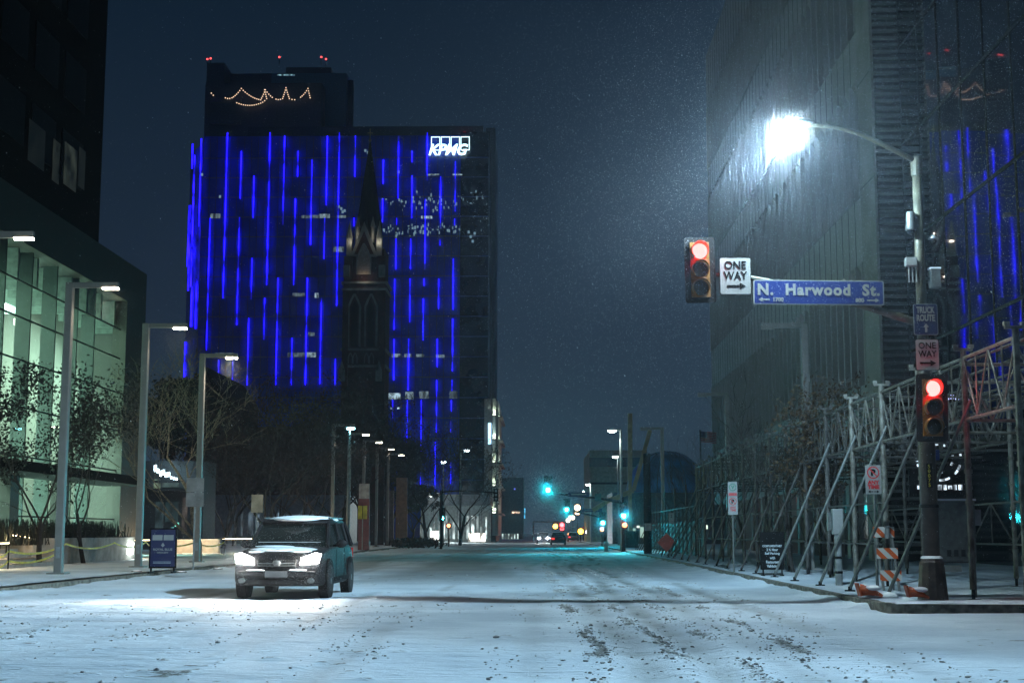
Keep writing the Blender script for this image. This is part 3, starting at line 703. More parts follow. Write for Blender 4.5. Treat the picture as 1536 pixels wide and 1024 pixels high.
for i, (y, _) in enumerate(LP):
    o = protoL if i == 0 else copy_tree(protoL)
    o.location = (LX, y, .15); tag(o, labs[i], 'street lamp', 'square L-shaped lamps along the left sidewalk')
    p_ = (260, 300, 160, 800, 300, 260, 260, 230, 230)[i]
    lamp('lamp_source', 'SPOT', (LX+1.3, y, 9.04), p_*1.0, (1.0,.86,.68), .12, None, R(150), (0,0,-1), .6)
protoR = ell_lamp(-1, 8.7, False)
for i, (y, lab) in enumerate(((50.5,'nearest unlit square street lamp standing inside the right scaffolding'), (76,'unlit square street lamp beyond the teal parking sign on the right'), (101,'most distant unlit square lamp in front of the blue dome'))):
    o = protoR if i == 0 else copy_tree(protoR)
    o.location = ((gx(1214,50.5), gx(1094,76), gx(995,101))[i], y, .15); tag(o, lab, 'street lamp', 'unlit square lamps along the right sidewalk')

# cobra lamps in the distance
def cobra(px, py, Y, arm_px, col, power, label, lit=60, base=.15):
    c = at(px, py, Y); a = at(px+arm_px, py, Y)
    o = thing('cobra_lamp', (a.x, Y, base), label, 'street lamp', 'distant cobra head street lamps')
    MB().tube([(a.x,Y,base),(a.x,Y,c.z+.05)], [.13,.08], 8).build('pole', M_grey, o)
    MB().tube([(a.x,Y,c.z),(c.x,Y,c.z+.08)], [.06,.05], 6).build('arm', M_grey, o)
    MB().sphere((c.x,Y,c.z+.05), .25, 8, (1.5,.7,.4)).build('housing', M_grey, o, True)
    MB().sphere((c.x,Y,c.z-.06), .2, 8, (1.5,.8,.5)).build('lens', glow('cobra_%d'%int(col[0]*100), col, lit), o, True)
    lamp('cobra_source', 'SPOT', (c.x,Y-.05,c.z-.2), power, col, .12, None, R(70 if px == 700 else 140), ((.75,-.3,-.6) if px == 700 else (0,-.1,-1)), .5)
    return o
cobra(526, 641, 98, -2, (.25,.85,1.0), 300, 'thin pole lamp with cyan tinted head behind the first distant left lamp')
cobra(700, 675, 165, -9, (.75,.95,1.0), 1500, 'white lamp casting a beam left of the slim lit tower', 50)
cobra(665, 692, 175, 0, (.75,.95,1.0), 700, 'small white lamp on a slim post among branches under the blue striped tower', 50)
cobra(918, 645, 103, 13, (.85,1.0,.95), 900, 'tall lamp rising from the second junction on the right of the street', 50)
cobra(923, 684, 150, 4, (.85,1.0,.95), 200, 'dim lamp just behind the tall lamp of the second junction', 12)
cobra(882, 726, 190, 4, (.85,1.0,.95), 900, 'small bright lamp above the green signals far down the street', 60)
cobra(877, 736, 230, 4, (.85,1.0,.95), 900, 'lower and farther small bright lamp above the green signals', 60)

# ================================================================ LEFT BUILDINGS
BX = -24.0
def yx(px, X):        # depth on plane X seen at pixel px
    return X / ((px - VPX)/F)
T0 = yx(0, BX)
bl = thing('podium_building', (BX, 50, 0), 'dark office podium with tall green lit glass lobby and black tower above', 'building')
GZ0, GZ1 = 4.3, 14.9
GY1 = yx(181, BX)
m_ = MB(); m_.box(BX-22, BX, 30, 86, GZ1, 17.2); m_.build('roof_slab', M_brown, bl)
m_ = MB(); m_.box(BX-.8, BX, GY1, 86, 0, GZ1); m_.box(BX-22, BX-.8, 85.2, 86, 0, GZ1); m_.build('end_pier', M_brown, bl)
m_ = MB(); m_.box(BX-9, BX-8.6, 30, 85.1, 0, GZ1); m_.build('lobby_wall', mat('lobby_plaster',(.44,.49,.44),.8,var=.05,scale=.3), bl)
m_ = MB(); m_.box(BX-8.6, BX-.9, 30, 85.1, -.0, .10); m_.build('lobby_floor', M_stone, bl)
m_ = MB(); m_.box(BX-8.55, BX-3.0, 30, GY1+1.0, 14.3, 14.45)
for k in range(18): m_.box(BX-3.0, BX-.6, 40+2.6*k, 40.25+2.6*k, 13.3, 14.85)
m_.build('ceiling_baffle', mat('lobby_ceiling',(.55,.62,.58),.7), bl)
m_ = MB(); m_.box(BX-8.5, BX-8.3, 44, 78, 13.5, 13.75); m_.build('cove_light', glow('cove', (.72,1.0,.86), 3.0), bl)
m_ = MB(); m_.box(BX-5.2, BX-4.9, 44, 66, 14.12, 14.29); m_.build('cove_light', MATS['cove'], bl)
for k in range(7):
    MB().lathe((BX-4.2, 46+5.0*k, 12.6-.5*(k%2)), [(.16,0),(.2,.05),(.2,.35),(.03,.4)], 10).tube([(BX-4.2,46+5.0*k,13),(BX-4.2,46+5.0*k,14.3)], .015, 4).build('pendant_lamp', glow('pendant',(1.0,.95,.8),5), bl)
for y in (52, 62, 72): MB().tube([(BX-5.5,y,.1),(BX-5.5,y,14.3)], .35, 14).build('interior_column', M_step, bl)
MB().box(BX-8.55, BX-6.4, 30, 78, 8.6, 8.95).build('gallery_floor', M_step, bl)
m_ = MB(); m_.box(BX-6.45, BX-6.41, 30, 78, 8.95, 9.9); m_.build('gallery_rail', mat('rail_glass_grey',(.10,.14,.12),.3), bl)
MB().box(BX-6.0, BX-5.0, 56, 61, .1, 1.2).build('reception_desk', M_brown, bl)
# internal floor & wall
m_ = MB(); m_.box(BX-8.6, BX-8.3, 66, GY1+.5, 0, 13.2); m_.build('wall_panel', mat('lobby_panel',(.36,.44,.38),.7,var=.06,scale=.2), bl)
gp = MB(); hz = MB(); vf = MB()
vys = [yx(p, BX) for p in (47, 85, 118, 144)]; vys = [vys[0]-3.45*k for k in range(7,0,-1)] + vys
m_ = MB(); m_.poly([(BX-.4,32,.5),(BX-.4,GY1,.5),(BX-.4,GY1,GZ1),(BX-.4,32,GZ1)]); m_.build('window_glass', M_lobby, bl)
for y in vys: vf.box(BX-1.15, BX-.42, y-.08, y+.08, .2, GZ1)
vf.build('glass_fin', mat('fin_dark',(.030,.040,.036),.4), bl)
for z in (13.2, 11.5, 9.5, 7.3, 5.0, 2.2): hz.box(BX-.39, BX-.30, 32, GY1, z-.035, z+.035)
hz.build('mullion', M_black, bl)
m_ = MB(); m_.box(BX-.2, BX+2.4, 40, 79.0, 4.0, 4.45); m_.build('canopy', M_dark, bl)
m_ = MB()
for y in (50, 58.5, 64, 71): MB().box(BX-.28, BX+.3, y, y+1.1, .1, 4.0).build('entrance_column', M_brown, bl)
for (yy, p_) in ((48, 700), (60, 900), (71, 800), (78.5, 700)): lamp('lobby_light', 'AREA', (BX-5.0, yy, 13.2), p_*40.0, (.70,1.0,.84), 1.5, bl, dirn=(-.85,0,-.75))
# tower
TY = yx(136, BX)
m_ = MB(); m_.box(BX-20, BX-.1, 26, TY, 17.2, 95); m_.build('tower_wall', M_dark, bl)
m_ = MB()
for k in range(18):
    z = 19.4+4.1*k; m_ = MB()
    for j in range(11):
        y = TY-3.4-4.3*j; m_.box(BX-.12, BX-.03, y-3.3, y, z, z+2.4)
    m_.build('window_row', mat('tower_glass',(.004,.004,.005),.5,spec=.12), bl)
def lw(px0,px1,py, hgt, s):
    y0, y1 = yx(px0,BX), yx(px1,BX); z = at(px0, py, y0).z
    MB().box(BX-.02, BX-.005, y0, y1, z-hgt, z).build('lit_window', wglow('faintwin_%d'%int(s*1e4), (.75,.9,.7), s), bl)
lw(57, 68, 208, 2.1, .014); lw(75, 95, 212, 2.2, .020); lw(98, 108, 220, 2.1, .010); lw(18, 44, 178, 2.0, .005)

# planter with hedge
PLX = -19.4
pl = thing('planter', (PLX, 63, .16), 'long grey stone planter with a lit end in front of the lobby', 'planter')
y0, y1 = 57.5, 69.0
MB().box(PLX-2.6, PLX, y0, y1, .12, 1.22).build('stone_wall', M_stone, pl)
MB().box(PLX-2.5, PLX-.1, y0+.1, y1-.1, 1.18, 1.26).build('soil', M_dark, pl)
MB().box(PLX-.33, PLX-.05, y1-.62, y1-.20, .35, .98).build('back_block', M_stone, pl)
MB().box(PLX+.005, PLX+.03, y1-1.25, y1-.25, .42, .98).build('wall_light', glow('walllight', (.9,1.0,.95), 9), pl)
lamp('wall_source', 'POINT', (PLX+.4, y1-.75, .75), 60, (.9,1,.95), .1, pl)
def leaf_blob(mb, c, rx, ry, rz, n, s, rnd=random):
    for _ in range(n):
        while True:
            p = Vector((rnd.uniform(-1,1), rnd.uniform(-1,1), rnd.uniform(-1,1)))
            if p.length < 1: break
        q = Vector((c[0]+p.x*rx, c[1]+p.y*ry, c[2]+p.z*rz))
        a = Vector((rnd.gauss(0,1), rnd.gauss(0,1), rnd.gauss(0,1))).normalized(); b_ = a.orthogonal().normalized(); w = s*rnd.uniform(.6,1.3)
        mb.poly([q-a*w*.5, q+b_*w*.3, q+a*w*.5, q-b_*w*.3])
hg = MB()
for k in range(1500):
    x = random.uniform(PLX-2.4, PLX-.1); y = random.uniform(y0-14, y1-.2); 
    if y < y0 and random.random() < .3: continue
    z = 1.25; hh = random.uniform(.25,.8); dx, dy = random.gauss(0,.15), random.gauss(0,.15)
    hg.poly([(x-.02,y,z-.3),(x+.02,y,z-.3),(x+dx+.015,y+dy,z+hh),(x+dx-.02,y+dy,z+hh*.9)])
leaf_blob(hg, (PLX-1.2, y0+5, 1.45), 1.3, 6, .4, 1800, .12)
tag(hg.build('hedge', M_green), 'dark leafy hedge growing in the stone planter and behind the steps', 'hedge')
# steps left
st = thing('entrance_steps', (-20.5, 52, .16), 'snow dusted stone steps between black handrails at the left edge', 'steps')
for k in range(4):
    MB().box(-22.4-.0, -18.9-.45*k, 47.5, 56.8-.35*k, .14+.17*k, .14+.17*(k+1)).build('step', M_step, st)
MB().box(-27, -22.4, 47, 57, .14, 1.15).build('side_wall', M_step, st)
def rail(pts, label, posts=True, light=True, power=25, name='handrail', cat='handrail', grp='black handrails with warm light strips under them', h=.95):
    c = Vector(pts[0]); o = thing(name, c, label, cat, grp)
    top = [Vector(p)+Vector((0,0,h)) for p in pts]
    MB().tube(top, .03, 6).build('top_rail', M_black, o)
    for p in pts: MB().tube([p, Vector(p)+Vector((0,0,h))], .028, 6).build('post', M_black, o)
    if light:
        for a, b_ in zip(top[:-1], top[1:]):
            MB().tube([a+Vector((.0,0,-.045)), b_+Vector((0,0,-.045))], .016, 5).build('light_strip', glow('warmstrip', (1.0,.74,.42), 14), o)
            mid = (a+b_)/2; lamp('rail_source', 'POINT', mid+Vector((0,0,-.15)), power, (1.0,.72,.40), .08, o)
    return o
g = lambda x, y, z=.16: Vector((x, y, z))
rail([g(-18.4,48.0), g(-18.7,50.6), g(-20.2,54.4,.6)], 'stepped black handrail nearest the left frame edge', True, True, 55)
rail([g(-20.6,54.8,.5), g(-20.4,58.0,.3)], 'short black handrail between the steps and the planter', True, True, 45)
rail([g(-19.2,72.5), g(-18.4,77), g(-17.9,82)], 'black handrail behind the blue sandwich board', True, False)
rail([g(-20.4,70.3), g(-19.3,72.5)], 'short black handrail at the lit end of the planter', True, True, 60)
rail([g(-18.9,86), g(-17.6,90), g(-16.4,94)], 'black handrail in front of the warm lit wall behind the car', True, True, 70)
rail([g(-16.0,96), g(-15.2,100), g(-14.6,103)], 'farther black handrail between the car and the lamp row', True, True, 70)
for i, (x0, x1, yy, lab) in enumerate(((-23.5,-20.0,90,'low pale wall washed with warm light behind the blue sandwich board'), (-20.0,-15.0,101,'low pale wall washed with warm light behind the car'))):
    o = thing('low_wall', (x0, yy, .16), lab, 'wall')
    MB().box(x0, x1, yy, yy+.5, .1, 1.0).build('stone_face', M_step, o); MB().box(x0, x1, yy-.05, yy+.55, 1.0, 1.08).build('snow_cap', M_snowcap, o)
    for t_ in (.2,.5,.8): lamp('wall_wash', 'POINT', (x0+(x1-x0)*t_, yy-1.2, .8), 75, (1.0,.74,.44), .12, o)
# caution tape
m_ = MB()
def tape(pts):
    for a, b_ in zip(pts[:-1], pts[1:]):
        a, b_ = Vector(a), Vector(b_); n = 8
        for k in range(n):
            t0, t1 = k/n, (k+1)/n
            s0, s1 = [-.22*4*t_*(1-t_) for t_ in (t0,t1)]
            p, q = a.lerp(b_,t0)+Vector((0,0,s0)), a.lerp(b_,t1)+Vector((0,0,s1))
            m_.poly([p, q, q+Vector((.0,0,.075)), p+Vector((0,0,.075))])
tape([(-18.4,48,.8),(-18.7,50.6,.75),(-18.9,57.4,.95),(-18.9,64,.95),(-18.9,69.2,.95),(-19.2,72.5,.95),(-18.4,77,.9),(-17.9,82,.85)]); tape([(-19.6,46,.5),(-18.45,48,.45),(-18.7,50.6,.4),(-18.9,57,.7)])
tag(m_.build('caution_tape', M_tape), 'yellow caution tape strung along the handrails and planter', 'tape')

# sandwich board royal blue
nY = 46.0; cx = gx(246, nY)
o = thing('sandwich_board', (cx, nY, .16), 'navy blue grocery sandwich board on the left sidewalk', 'sandwich board')
MB().box(cx-.44, cx+.44, nY-.03, nY+.03, .30, 1.58).build('frame', M_signblack, o)
MB().box(cx-.39, cx+.39, nY-.04, nY-.031, .36, 1.53).build('poster', M_signnavy, o)
MB().box(cx-.34, cx-.02, nY-.045, nY-.041, 1.19, 1.36).build('white_card', M_signwhite, o); MB().box(cx+.02, cx+.34, nY-.045, nY-.041, 1.19, 1.36).build('white_card', M_signwhite, o)
text('lettering', "ROYAL BLUE", (cx, nY-.041, .90), .1, M_signwhite, o, width=.62, height=.075, bold=.003, depth=.002)
text('lettering', "GROCERY", (cx, nY-.041, .80), .1, M_signwhite, o, width=.38, height=.05, bold=.003, depth=.002)
m_ = MB(); m_.prism([(cx-.06,1.03),(cx,.97),(cx+.06,1.03),(cx,1.12)], nY-.044, nY-.041); m_.build('emblem', M_signwhite, o)
for z in (.50,.46): MB().box(cx-.30, cx+.27, nY-.043, nY-.041, z, z+.012).build('small_print', M_lettergrey, o)
for dx in (-.37,.37): MB().box(cx+dx-.03, cx+dx+.03, nY-.28, nY+.28, .15, .2).box(cx+dx-.025, cx+dx+.025, nY-.03, nY+.03, .2, .32).build('foot', M_black, o)
# signs on posts, left
def post_sign(px, py, w, h, Y, m, label, ybase=.15, plates=1, gap=.02):
    c = at(px, py, Y); o = sign_thing('post_sign', (c.x, Y, ybase), label)
    MB().tube([(c.x,Y,ybase),(c.x,Y,c.z+h/2)], .035, 6).build('post', M_grey, o)
    hh = h/plates
    for k in range(plates): rplate(MB(), (c.x, Y-.045-.0, c.z+h/2-hh*(k+.5)), w, hh-gap, .02, .012).build('sign_back', m, o)
    return o
M_bk = mat('sign_back_grey', (.20,.19,.18), .5, .3)
post_sign(293, 738, .62, 1.02, 50, M_bk, 'pair of grey sign backs stacked on a thin post right of the blue sandwich board', plates=2)
post_sign(386, 755, .55, .85, 66, mat('sign_back_tan',(.30,.27,.20),.5), 'tan double sign back on a post behind the moving car')
o = post_sign(544, 768, .62, .92, 98, mat('sign_yellow',(.75,.55,.02),.5), 'yellow sign on a thin post at the distant lamp row')
MB().cbox((at(544,768,98).x, 98-.06, at(544,768,98).z), .04, .01, .9).build('divider', M_black, o)
def kiosk(px0, px1, py0, py1, Y, m, label, m2=None, split=.4):
    a, b_ = at(px0,py0,Y), at(px1,py1,Y)
    o = thing('banner_kiosk', (a.x, Y, .15), label, 'kiosk', 'banner panels by the distant lamp row'); 
    zz = b_.z+(a.z-b_.z)*(1-split)
    MB().box(a.x,b_.x,Y,Y+.35,max(.15,b_.z),zz).build('panel', m, o)
    MB().box(a.x+.03,b_.x-.03,Y+.02,Y+.33,zz,a.z).build('banner', m2 or m, o)
    MB().box(a.x+.1,b_.x-.1,Y+.1,Y+.25,.1,max(.3,b_.z)).build('plinth', M_dark, o)
kiosk(538, 553, 725, 828, 108, mat('kiosk_red',(.16,.035,.035)), 'red and white banner kiosk behind the yellow sign', mat('kiosk_white',(.35,.34,.33)), .22)
kiosk(594, 610, 716, 828, 138, mat('kiosk_brown',(.17,.085,.05)), 'tall brown banner kiosk at the end of the lamp row', None)
kiosk(578, 590, 735, 828, 150, mat('kiosk_grey',(.10,.09,.10)), 'grey banner kiosk left of the brown one', None)
kiosk(557, 575, 700, 828, 152, M_brick, 'tall dark brick pier between the distant lamps', None)

# ================================================================ SUV
def loft(stations, prof, m, name, parent, smooth=True, sub=0):
    """stations: (y, [(x,z)...]) half outline rings already closed"""
    mb = MB(); n = len(stations[0][1])
    for y, ring in stations: mb.v += [(x, y, z) for x, z in ring]
    for i in range(len(stations)-1):
        for k in range(n):
            a=i*n+k; b_=i*n+(k+1)%n; mb.f.append((a,b_,b_+n,a+n))
    mb.f.append(tuple(reversed(range(n)))); mb.f.append(tuple((len(stations)-1)*n+k for k in range(n)))
    o = mb.build(name, m, parent, smooth)
    if sub:
        s = o.modifiers.new('sub', 'SUBSURF'); s.levels = s.render_levels = sub
    return o
def ring(w, z0, z1, r=.12, tum=0.0, n=3):
    """rounded box ring half width w between z0 and z1; tumblehome at top"""
    p = []
    for cx, cz, a0, ww in ((1,1,0,w-tum),(-1,1,90,w-tum),(-1,-1,180,w),(1,-1,270,w)):
        for k in range(n+1):
            a = R(a0+90*k/n); p.append((cx*(ww-r)+r*math.cos(a), (z1-r if cz>0 else z0+r)+r*math.sin(a)))
    return p
def car(loc, label, paint, snowy=True, big=True):
    """faces -Y, origin at ground centre of the front bumper"""
    o = thing('suv_car', (0,0,0), label, 'car'); HW = .99
    st_ = [(.00,ring(HW*.80,.38,.68,.12)),(.05,ring(HW*.90,.30,.86,.14)),(.16,ring(HW*.965,.27,.98,.15)),(.35,ring(HW*.99,.26,1.03,.13,.05)),
           (1.25,ring(HW,.26,1.10,.12,.06)),(1.5,ring(HW,.26,1.13,.10,.06)),(3.9,ring(HW,.26,1.15,.10,.05)),(4.55,ring(HW*.98,.30,1.12,.12,.06)),(4.72,ring(HW*.92,.36,1.0,.14,.04))]
    loft(st_, None, paint, 'body', o, True, 1)
    # greenhouse glass and roof
    def gr(w0, w1, z0, z1): return [(w0,z0),(w1,z1),(-w1,z1),(-w0,z0)]
    loft([(1.15,gr(.86,.84,1.06,1.10)),(1.95,gr(.90,.74,1.08,1.62)),(4.1,gr(.90,.74,1.10,1.62)),(4.62,gr(.88,.80,1.08,1.14))], None, M_carglass, 'window_glass', o, False)
    loft([(1.86,ring(.745,1.60,1.66,.025)),(2.1,ring(.77,1.60,1.715,.04)),(3.9,ring(.77,1.60,1.715,.04)),(4.25,ring(.74,1.58,1.67,.035))], None, paint, 'roof', o)
    m_ = MB()
    for s in (-1,1):
        for pa, pb_, pr in (((s*.87,1.18,1.10),(s*.755,1.93,1.625),.045),((s*.905,2.75,1.12),(s*.765,2.75,1.63),.04),((s*.90,3.75,1.12),(s*.76,3.75,1.63),.04),((s*.87,4.55,1.12),(s*.75,4.15,1.62),.06)): MB().tube([pa,pb_],pr,6).build('pillar', paint, o)
    if snowy:
        m_ = MB(); m_.sphere((0,2.95,1.70), 1, 10, (.80,1.22,.11)); m_.build('snow_on_roof', M_snowcap, o, True)
        m_ = MB(); m_.sphere((.0,.78,1.02), 1, 12, (.80,.52,.085)); m_.sphere((.42,.38,.995), 1, 8, (.3,.16,.04)); m_.sphere((-.5,.35,.985), 1, 8, (.25,.14,.035)); m_.build('snow_on_hood', M_snowcap, o, True)
        m_ = MB(); m_.sphere((-.3,1.22,1.10), 1, 8, (.55,.12,.03)); m_.build('snow_on_cowl', M_snowcap, o, True)
    # seams, wipers, screen frame, frost
    m_ = MB()
    for s in (-1,1):
        m_.tube([(s*.15,1.24,1.13),(s*.05+s*.45,1.52,1.335)], .012, 5)
    m_.build('wiper', M_signblack, o)
    m_ = MB(); m_.box(-.70,.70,1.30,1.36,1.165,1.205); m_.build('snow_on_screen', M_snowcap, o)
    for s in (-1,1):
        for yy in (1.62,2.74,3.72): MB().box(*sorted((s*.992,s*1.006)),yy,yy+.014,.45,1.06).build('door_seam', M_signblack, o)
        m_ = MB(); m_.sphere((s*.45,-.075,.615), .05, 6, (4.2,.6,.45)); m_.build('snow_on_bumper', M_snowcap, o, True)
        MB().box(*sorted((s*.50,s*.90)),-.032,-.021,.70,.725).build('headlight_trim', M_galv, o)
    # grille, bumper, plate
    MB().box(-.42,.42,-.035,.10,.66,.86).build('grille', M_signblack, o, bevel=.03)
    m_ = MB(); m_.tube([(-.40,-.045,.76),(.40,-.045,.76)], .014, 6); m_.tube([(-.40,-.045,.71),(.40,-.045,.71)], .01, 6); m_.build('grille_bar', M_galv, o)
    MB().sphere((0,-.055,.77), .075, 8, (1.2,.3,.8)).build('badge', M_galv, o, True)
    MB().box(-.70,.70,-.06,.06,.30,.44).build('lower_intake', M_signblack, o, bevel=.03)
    MB().box(-.84,.84,-.075,.05,.50,.60).build('bumper', paint, o, bevel=.035)
    MB().box(-.24,.24,-.09,-.076,.47,.60).build('licence_plate', mat('plate',(.12,.125,.125)), o)
    for s in (-1,1):
        hl = MB(); P = [(s*.50,.72),(s*.88,.76),(s*.91,.95),(s*.80,.975),(s*.52,.87)]
        if s < 0: P = P[::-1]
        hl.prism(P[::-1], -.02, .22); hl.build('headlight', glow('headlamp', (1.0,.97,.92), 150), o)
        MB().sphere((s*.74,-.06,.40), .075, 8, (1.1,.35,.8)).build('fog_lamp', M_galv, o, True)
        mr_ = MB(); mr_.sphere((s*1.09,1.75,1.16), .13, 8, (.95,.6,.75)); mr_.tube([(s*.9,1.78,1.12),(s*1.05,1.76,1.13)], .03, 6); mr_.build('wing_mirror', paint, o, True)
        m_ = MB(); m_.box(s*.74-.02,s*.74+.02,2.1,3.95,1.725,1.755); m_.build('roof_rail', M_galv, o)
        MB().box(*sorted((s*.985,s*1.004)),1.35,3.9,.34,.44).build('side_sill', M_signblack, o)
        for yh in (2.5,3.5): MB().box(*sorted((s*.985,s*1.012)),yh,yh+.2,.92,.955).build('door_handle', M_galv, o)
        MB().box(*sorted((s*.60,s*.9)),4.68,4.745,.80,1.05).build('tail_light', mat('tail_red',(.4,.01,.01),.2), o)
        for yc in (.92, 3.78):
            MB().lathe((s*.80 if s>0 else s*.80, yc, .40), [(.445,0),(.445,s*.196)], 28, 'x').build('wheel_arch', M_signblack, o)
            w = MB(); w.lathe((s*.78, yc, .365), [(.25,0),(.345,s*.02),(.365,s*.06),(.365,s*.18),(.345,s*.225),(.25,s*.232)], 28, 'x'); wo = w.build('wheel', M_rubber, o, True)
            rm = MB(); rm.lathe((s*1.0, yc, .365), [(.235,0),(.245,s*.012),(.10,s*.006),(.04,s*.018)], 24, 'x'); rm.build('rim', M_galv, wo)
        lamp('headlight_source', 'SPOT', (s*.72,-.10,.86), 1300, (1.0,.96,.90), .07, o, R(150), (-.65,-1,-.18), 1.0)
    o.location = loc
    return o
M_carglass = glass_mat('car_glass', (.003,.008,.007), .12, 1.3, .0, 1)
M_paint = mat('charcoal_paint', (.012,.012,.013), .5, .0, spec=.09, var=.25, scale=4)
cc = car((gx(417,30.6), 30.6, .02), 'dark snow-dusted SUV with blazing headlights driving toward the junction', M_paint)
cc.rotation_euler = (0,0,R(-1.5))

# distant cars
def far_car(px, py, Y, front, label, paint):
    c = gnd(px, py); x = at(px,py,Y).x
    o = thing('distant_car', (x, Y, 0), label, 'car', 'cars far down the street')
    st_ = [(Y,ring(.82,.3,.95,.12)),(Y+.3,ring(.9,.25,1.0,.12)),(Y+4.2,ring(.9,.25,1.0,.12)),(Y+4.5,ring(.82,.3,.9,.12))]
    loft([(y_,[(x+a,b_) for a,b_ in r_]) for y_,r_ in st_], None, paint, 'body', o)
    gr_ = lambda w0,w1,z0,z1: [(x+w0,z0),(x+w1,z1),(x-w1,z1),(x-w0,z0)]
    loft([(Y+.5,gr_(.82,.8,.98,1.0)),(Y+1.0,gr_(.82,.65,.98,1.5)),(Y+2.8,gr_(.82,.65,.98,1.5)),(Y+3.6,gr_(.8,.78,.98,1.0))], None, M_carglass, 'window_glass', o, False)
    MB().box(x-.6,x+.6,Y+1.1,Y+2.7,1.5,1.56).build('snow_on_roof', M_snowcap, o)
    for s in (-1,1):
        for yy in (Y+.8,Y+3.6): MB().lathe((x+s*.72,yy,.33), [(.33,0),(.33,s*.2)], 14, 'x').build('wheel', M_rubber, o)
        if front:
            MB().sphere((x+s*.62,Y-.02,.72), .17, 8, (1,.3,.8)).build('headlight', glow('farhead', (.85,.88,1.0), 120), o, True)
            lamp('far_head_source', 'SPOT', (x+s*.62,Y-.2,.75), 2200, (.85,.88,1.0), .1, o, R(60), (0,-1,-.03), .9)
        else:
            MB().box(x+s*.62-.14,x+s*.62+.14,Y-.04,Y+.02,.68,.84).build('tail_light', glow('taillamp', (1.0,.03,.02), 3.0 if s<0 else 1.0) if s<0 else mat('tail_dim',(.35,.02,.02)), o)
far_car(815, 809, 200, True, 'oncoming car with glaring white headlights in the far haze', mat('far_paint',(.05,.05,.06),.3))
far_car(837.5, 817, 170, False, 'dark car seen from behind at the far junction', mat('far_paint2',(.03,.035,.04),.3))
far_car(860, 815, 235, False, 'parked dark car half hidden right of the distant car', mat('far_paint3',(.02,.02,.022),.4))

# ================================================================ FAR JUNCTIONS
def mast(px_pole, Y, py_arm, px_tip, label, ztop=None, group='distant mast arm signal poles'):
    a = at(px_pole, py_arm+14, Y); b_ = at(px_tip, py_arm, Y)
    o = thing('mast_arm_pole', (a.x, Y, .1), label, 'signal pole', group)
    MB().tube([(a.x,Y,.1),(a.x,Y,ztop or a.z+.4)], [.17,.12], 10).build('pole', M_black, o)
    MB().tube([(a.x,Y,a.z),((a.x*2+b_.x)/3,Y,(a.z*1.1+b_.z*.9)/2),(b_.x,Y,b_.z)], [.11,.09,.06], 8).build('mast_arm', M_black, o)
    return o
J1 = 103
mast(934, J1, 739, 826, 'dark mast arm pole at the second junction holding the largest green light')
signal(at(822,727,J1-.2), 'largest glowing green traffic light on the second junction arm', 'green', 3600, s=1.0, estr=330, detail=False, group='distant traffic lights')
signal(at(935.5,766,J1-.4), 'green traffic light on the second junction pole above an orange hand', 'green', 3200, s=.95, estr=150, detail=False, group='distant traffic lights')
J2 = 140
mast(907, J2, 765, 852, 'dark mast arm pole at the third junction behind the large green light')
signal(at(850,758,J2-.2), 'green traffic light on the third junction arm below the largest one', 'green', 5000, s=1.05, estr=260, detail=False, group='distant traffic lights')
signal(at(904,778,J2-.4), 'green traffic light above a lit crossing hand left of the right hand pole', 'green', 4000, s=1.05, estr=170, detail=False, group='distant traffic lights')
signal(at(663,771,J2-.4), 'green traffic light at the left side of the third junction below the trees', 'green', 300, s=1.0, estr=60, detail=False, group='distant traffic lights')
def blob(px, py, Y, r, col, s, name, label, cat, power=0, grp=None, post=True):
    c = at(px,py,Y); o = thing(name, c, label, cat, grp)
    nm = 'b_%s_%d' % (''.join('%02d'%int(x*99) for x in col), int(s))
    MB().sphere(c, r, 8, (1,.4,1)).build('lens', glow(nm,col,s), o, True)
    MB().cbox(c+Vector((0,.2,0)), r*2.6, .24, r*2.8).build('housing', M_black, o)
    if post: MB().tube([(c.x,Y+.25,.1),(c.x,Y+.25,c.z)], .07, 6).build('post', M_black, o)
    if power: lamp('glow_source','POINT', c+Vector((0,-.2,0)), power, col, .12, o)
    return o
for (px,py,Y,lab) in ((937,787,J1-.3,'orange hand crossing signal under the green light on the right pole'),(903,793.5,J2-.4,'orange hand crossing signal under the second green light'),(673,788,J2-.4,'orange hand crossing signal beside the left green light')):
    blob(px,py,Y,.17,(1.0,.22,.08),9,'crossing_signal',lab,'crossing signal',14,'distant crossing signals')
for (px,py,Y,r,col,s,lab,cat,pw) in (
    (866,761,260,.55,(1.0,.62,.36),10,'upper pale amber light right of the green signal','lamp',700),
    (866,768,262,.45,(1.0,.62,.36),9,'lower pale amber light right of the green signal','lamp',300),
    (852,780,300,.45,(1.0,.72,.5),6,'small amber light low left in the far cluster','lamp',100),
    (859,776,300,.45,(1.0,.72,.5),6,'small amber light high in the far cluster','lamp',100),
    (855,775.5,300,.38,(1.0,.72,.5),6,'tiny amber light at the left of the far cluster','lamp',100),
    (833,789,250,.42,(1.0,.48,.06),9,'round amber signal left of the red ones','traffic light',200),
    (871,796.5,220,.42,(1.0,.50,.04),10,'round amber signal beside the far white lamp','traffic light',250),
    (843,787,250,.40,(1.0,.05,.06),12,'upper distant red traffic light over the road','traffic light',350),
    (843,792.5,252,.34,(1.0,.05,.06),9,'lower distant red traffic light over the road','traffic light',100),
    (875,792.5,240,.22,(1.0,.08,.06),6,'small red light beside the far amber signal','traffic light',30),
    (881,797.5,215,.28,(.95,.95,1.0),9,'round white lamp right of the far amber signal','lamp',250),
    (854,801,290,.35,(1.0,.45,.2),3,'faint orange light above the parked dark car','lamp',80)):
    blob(px,py,Y,r,col,s,'distant_light',lab,cat,pw,'small lights far down the street',post=True)
m_ = thing('distant_span', at(843,783,250), 'thin dark signal arm over the far junction', 'signal arm')
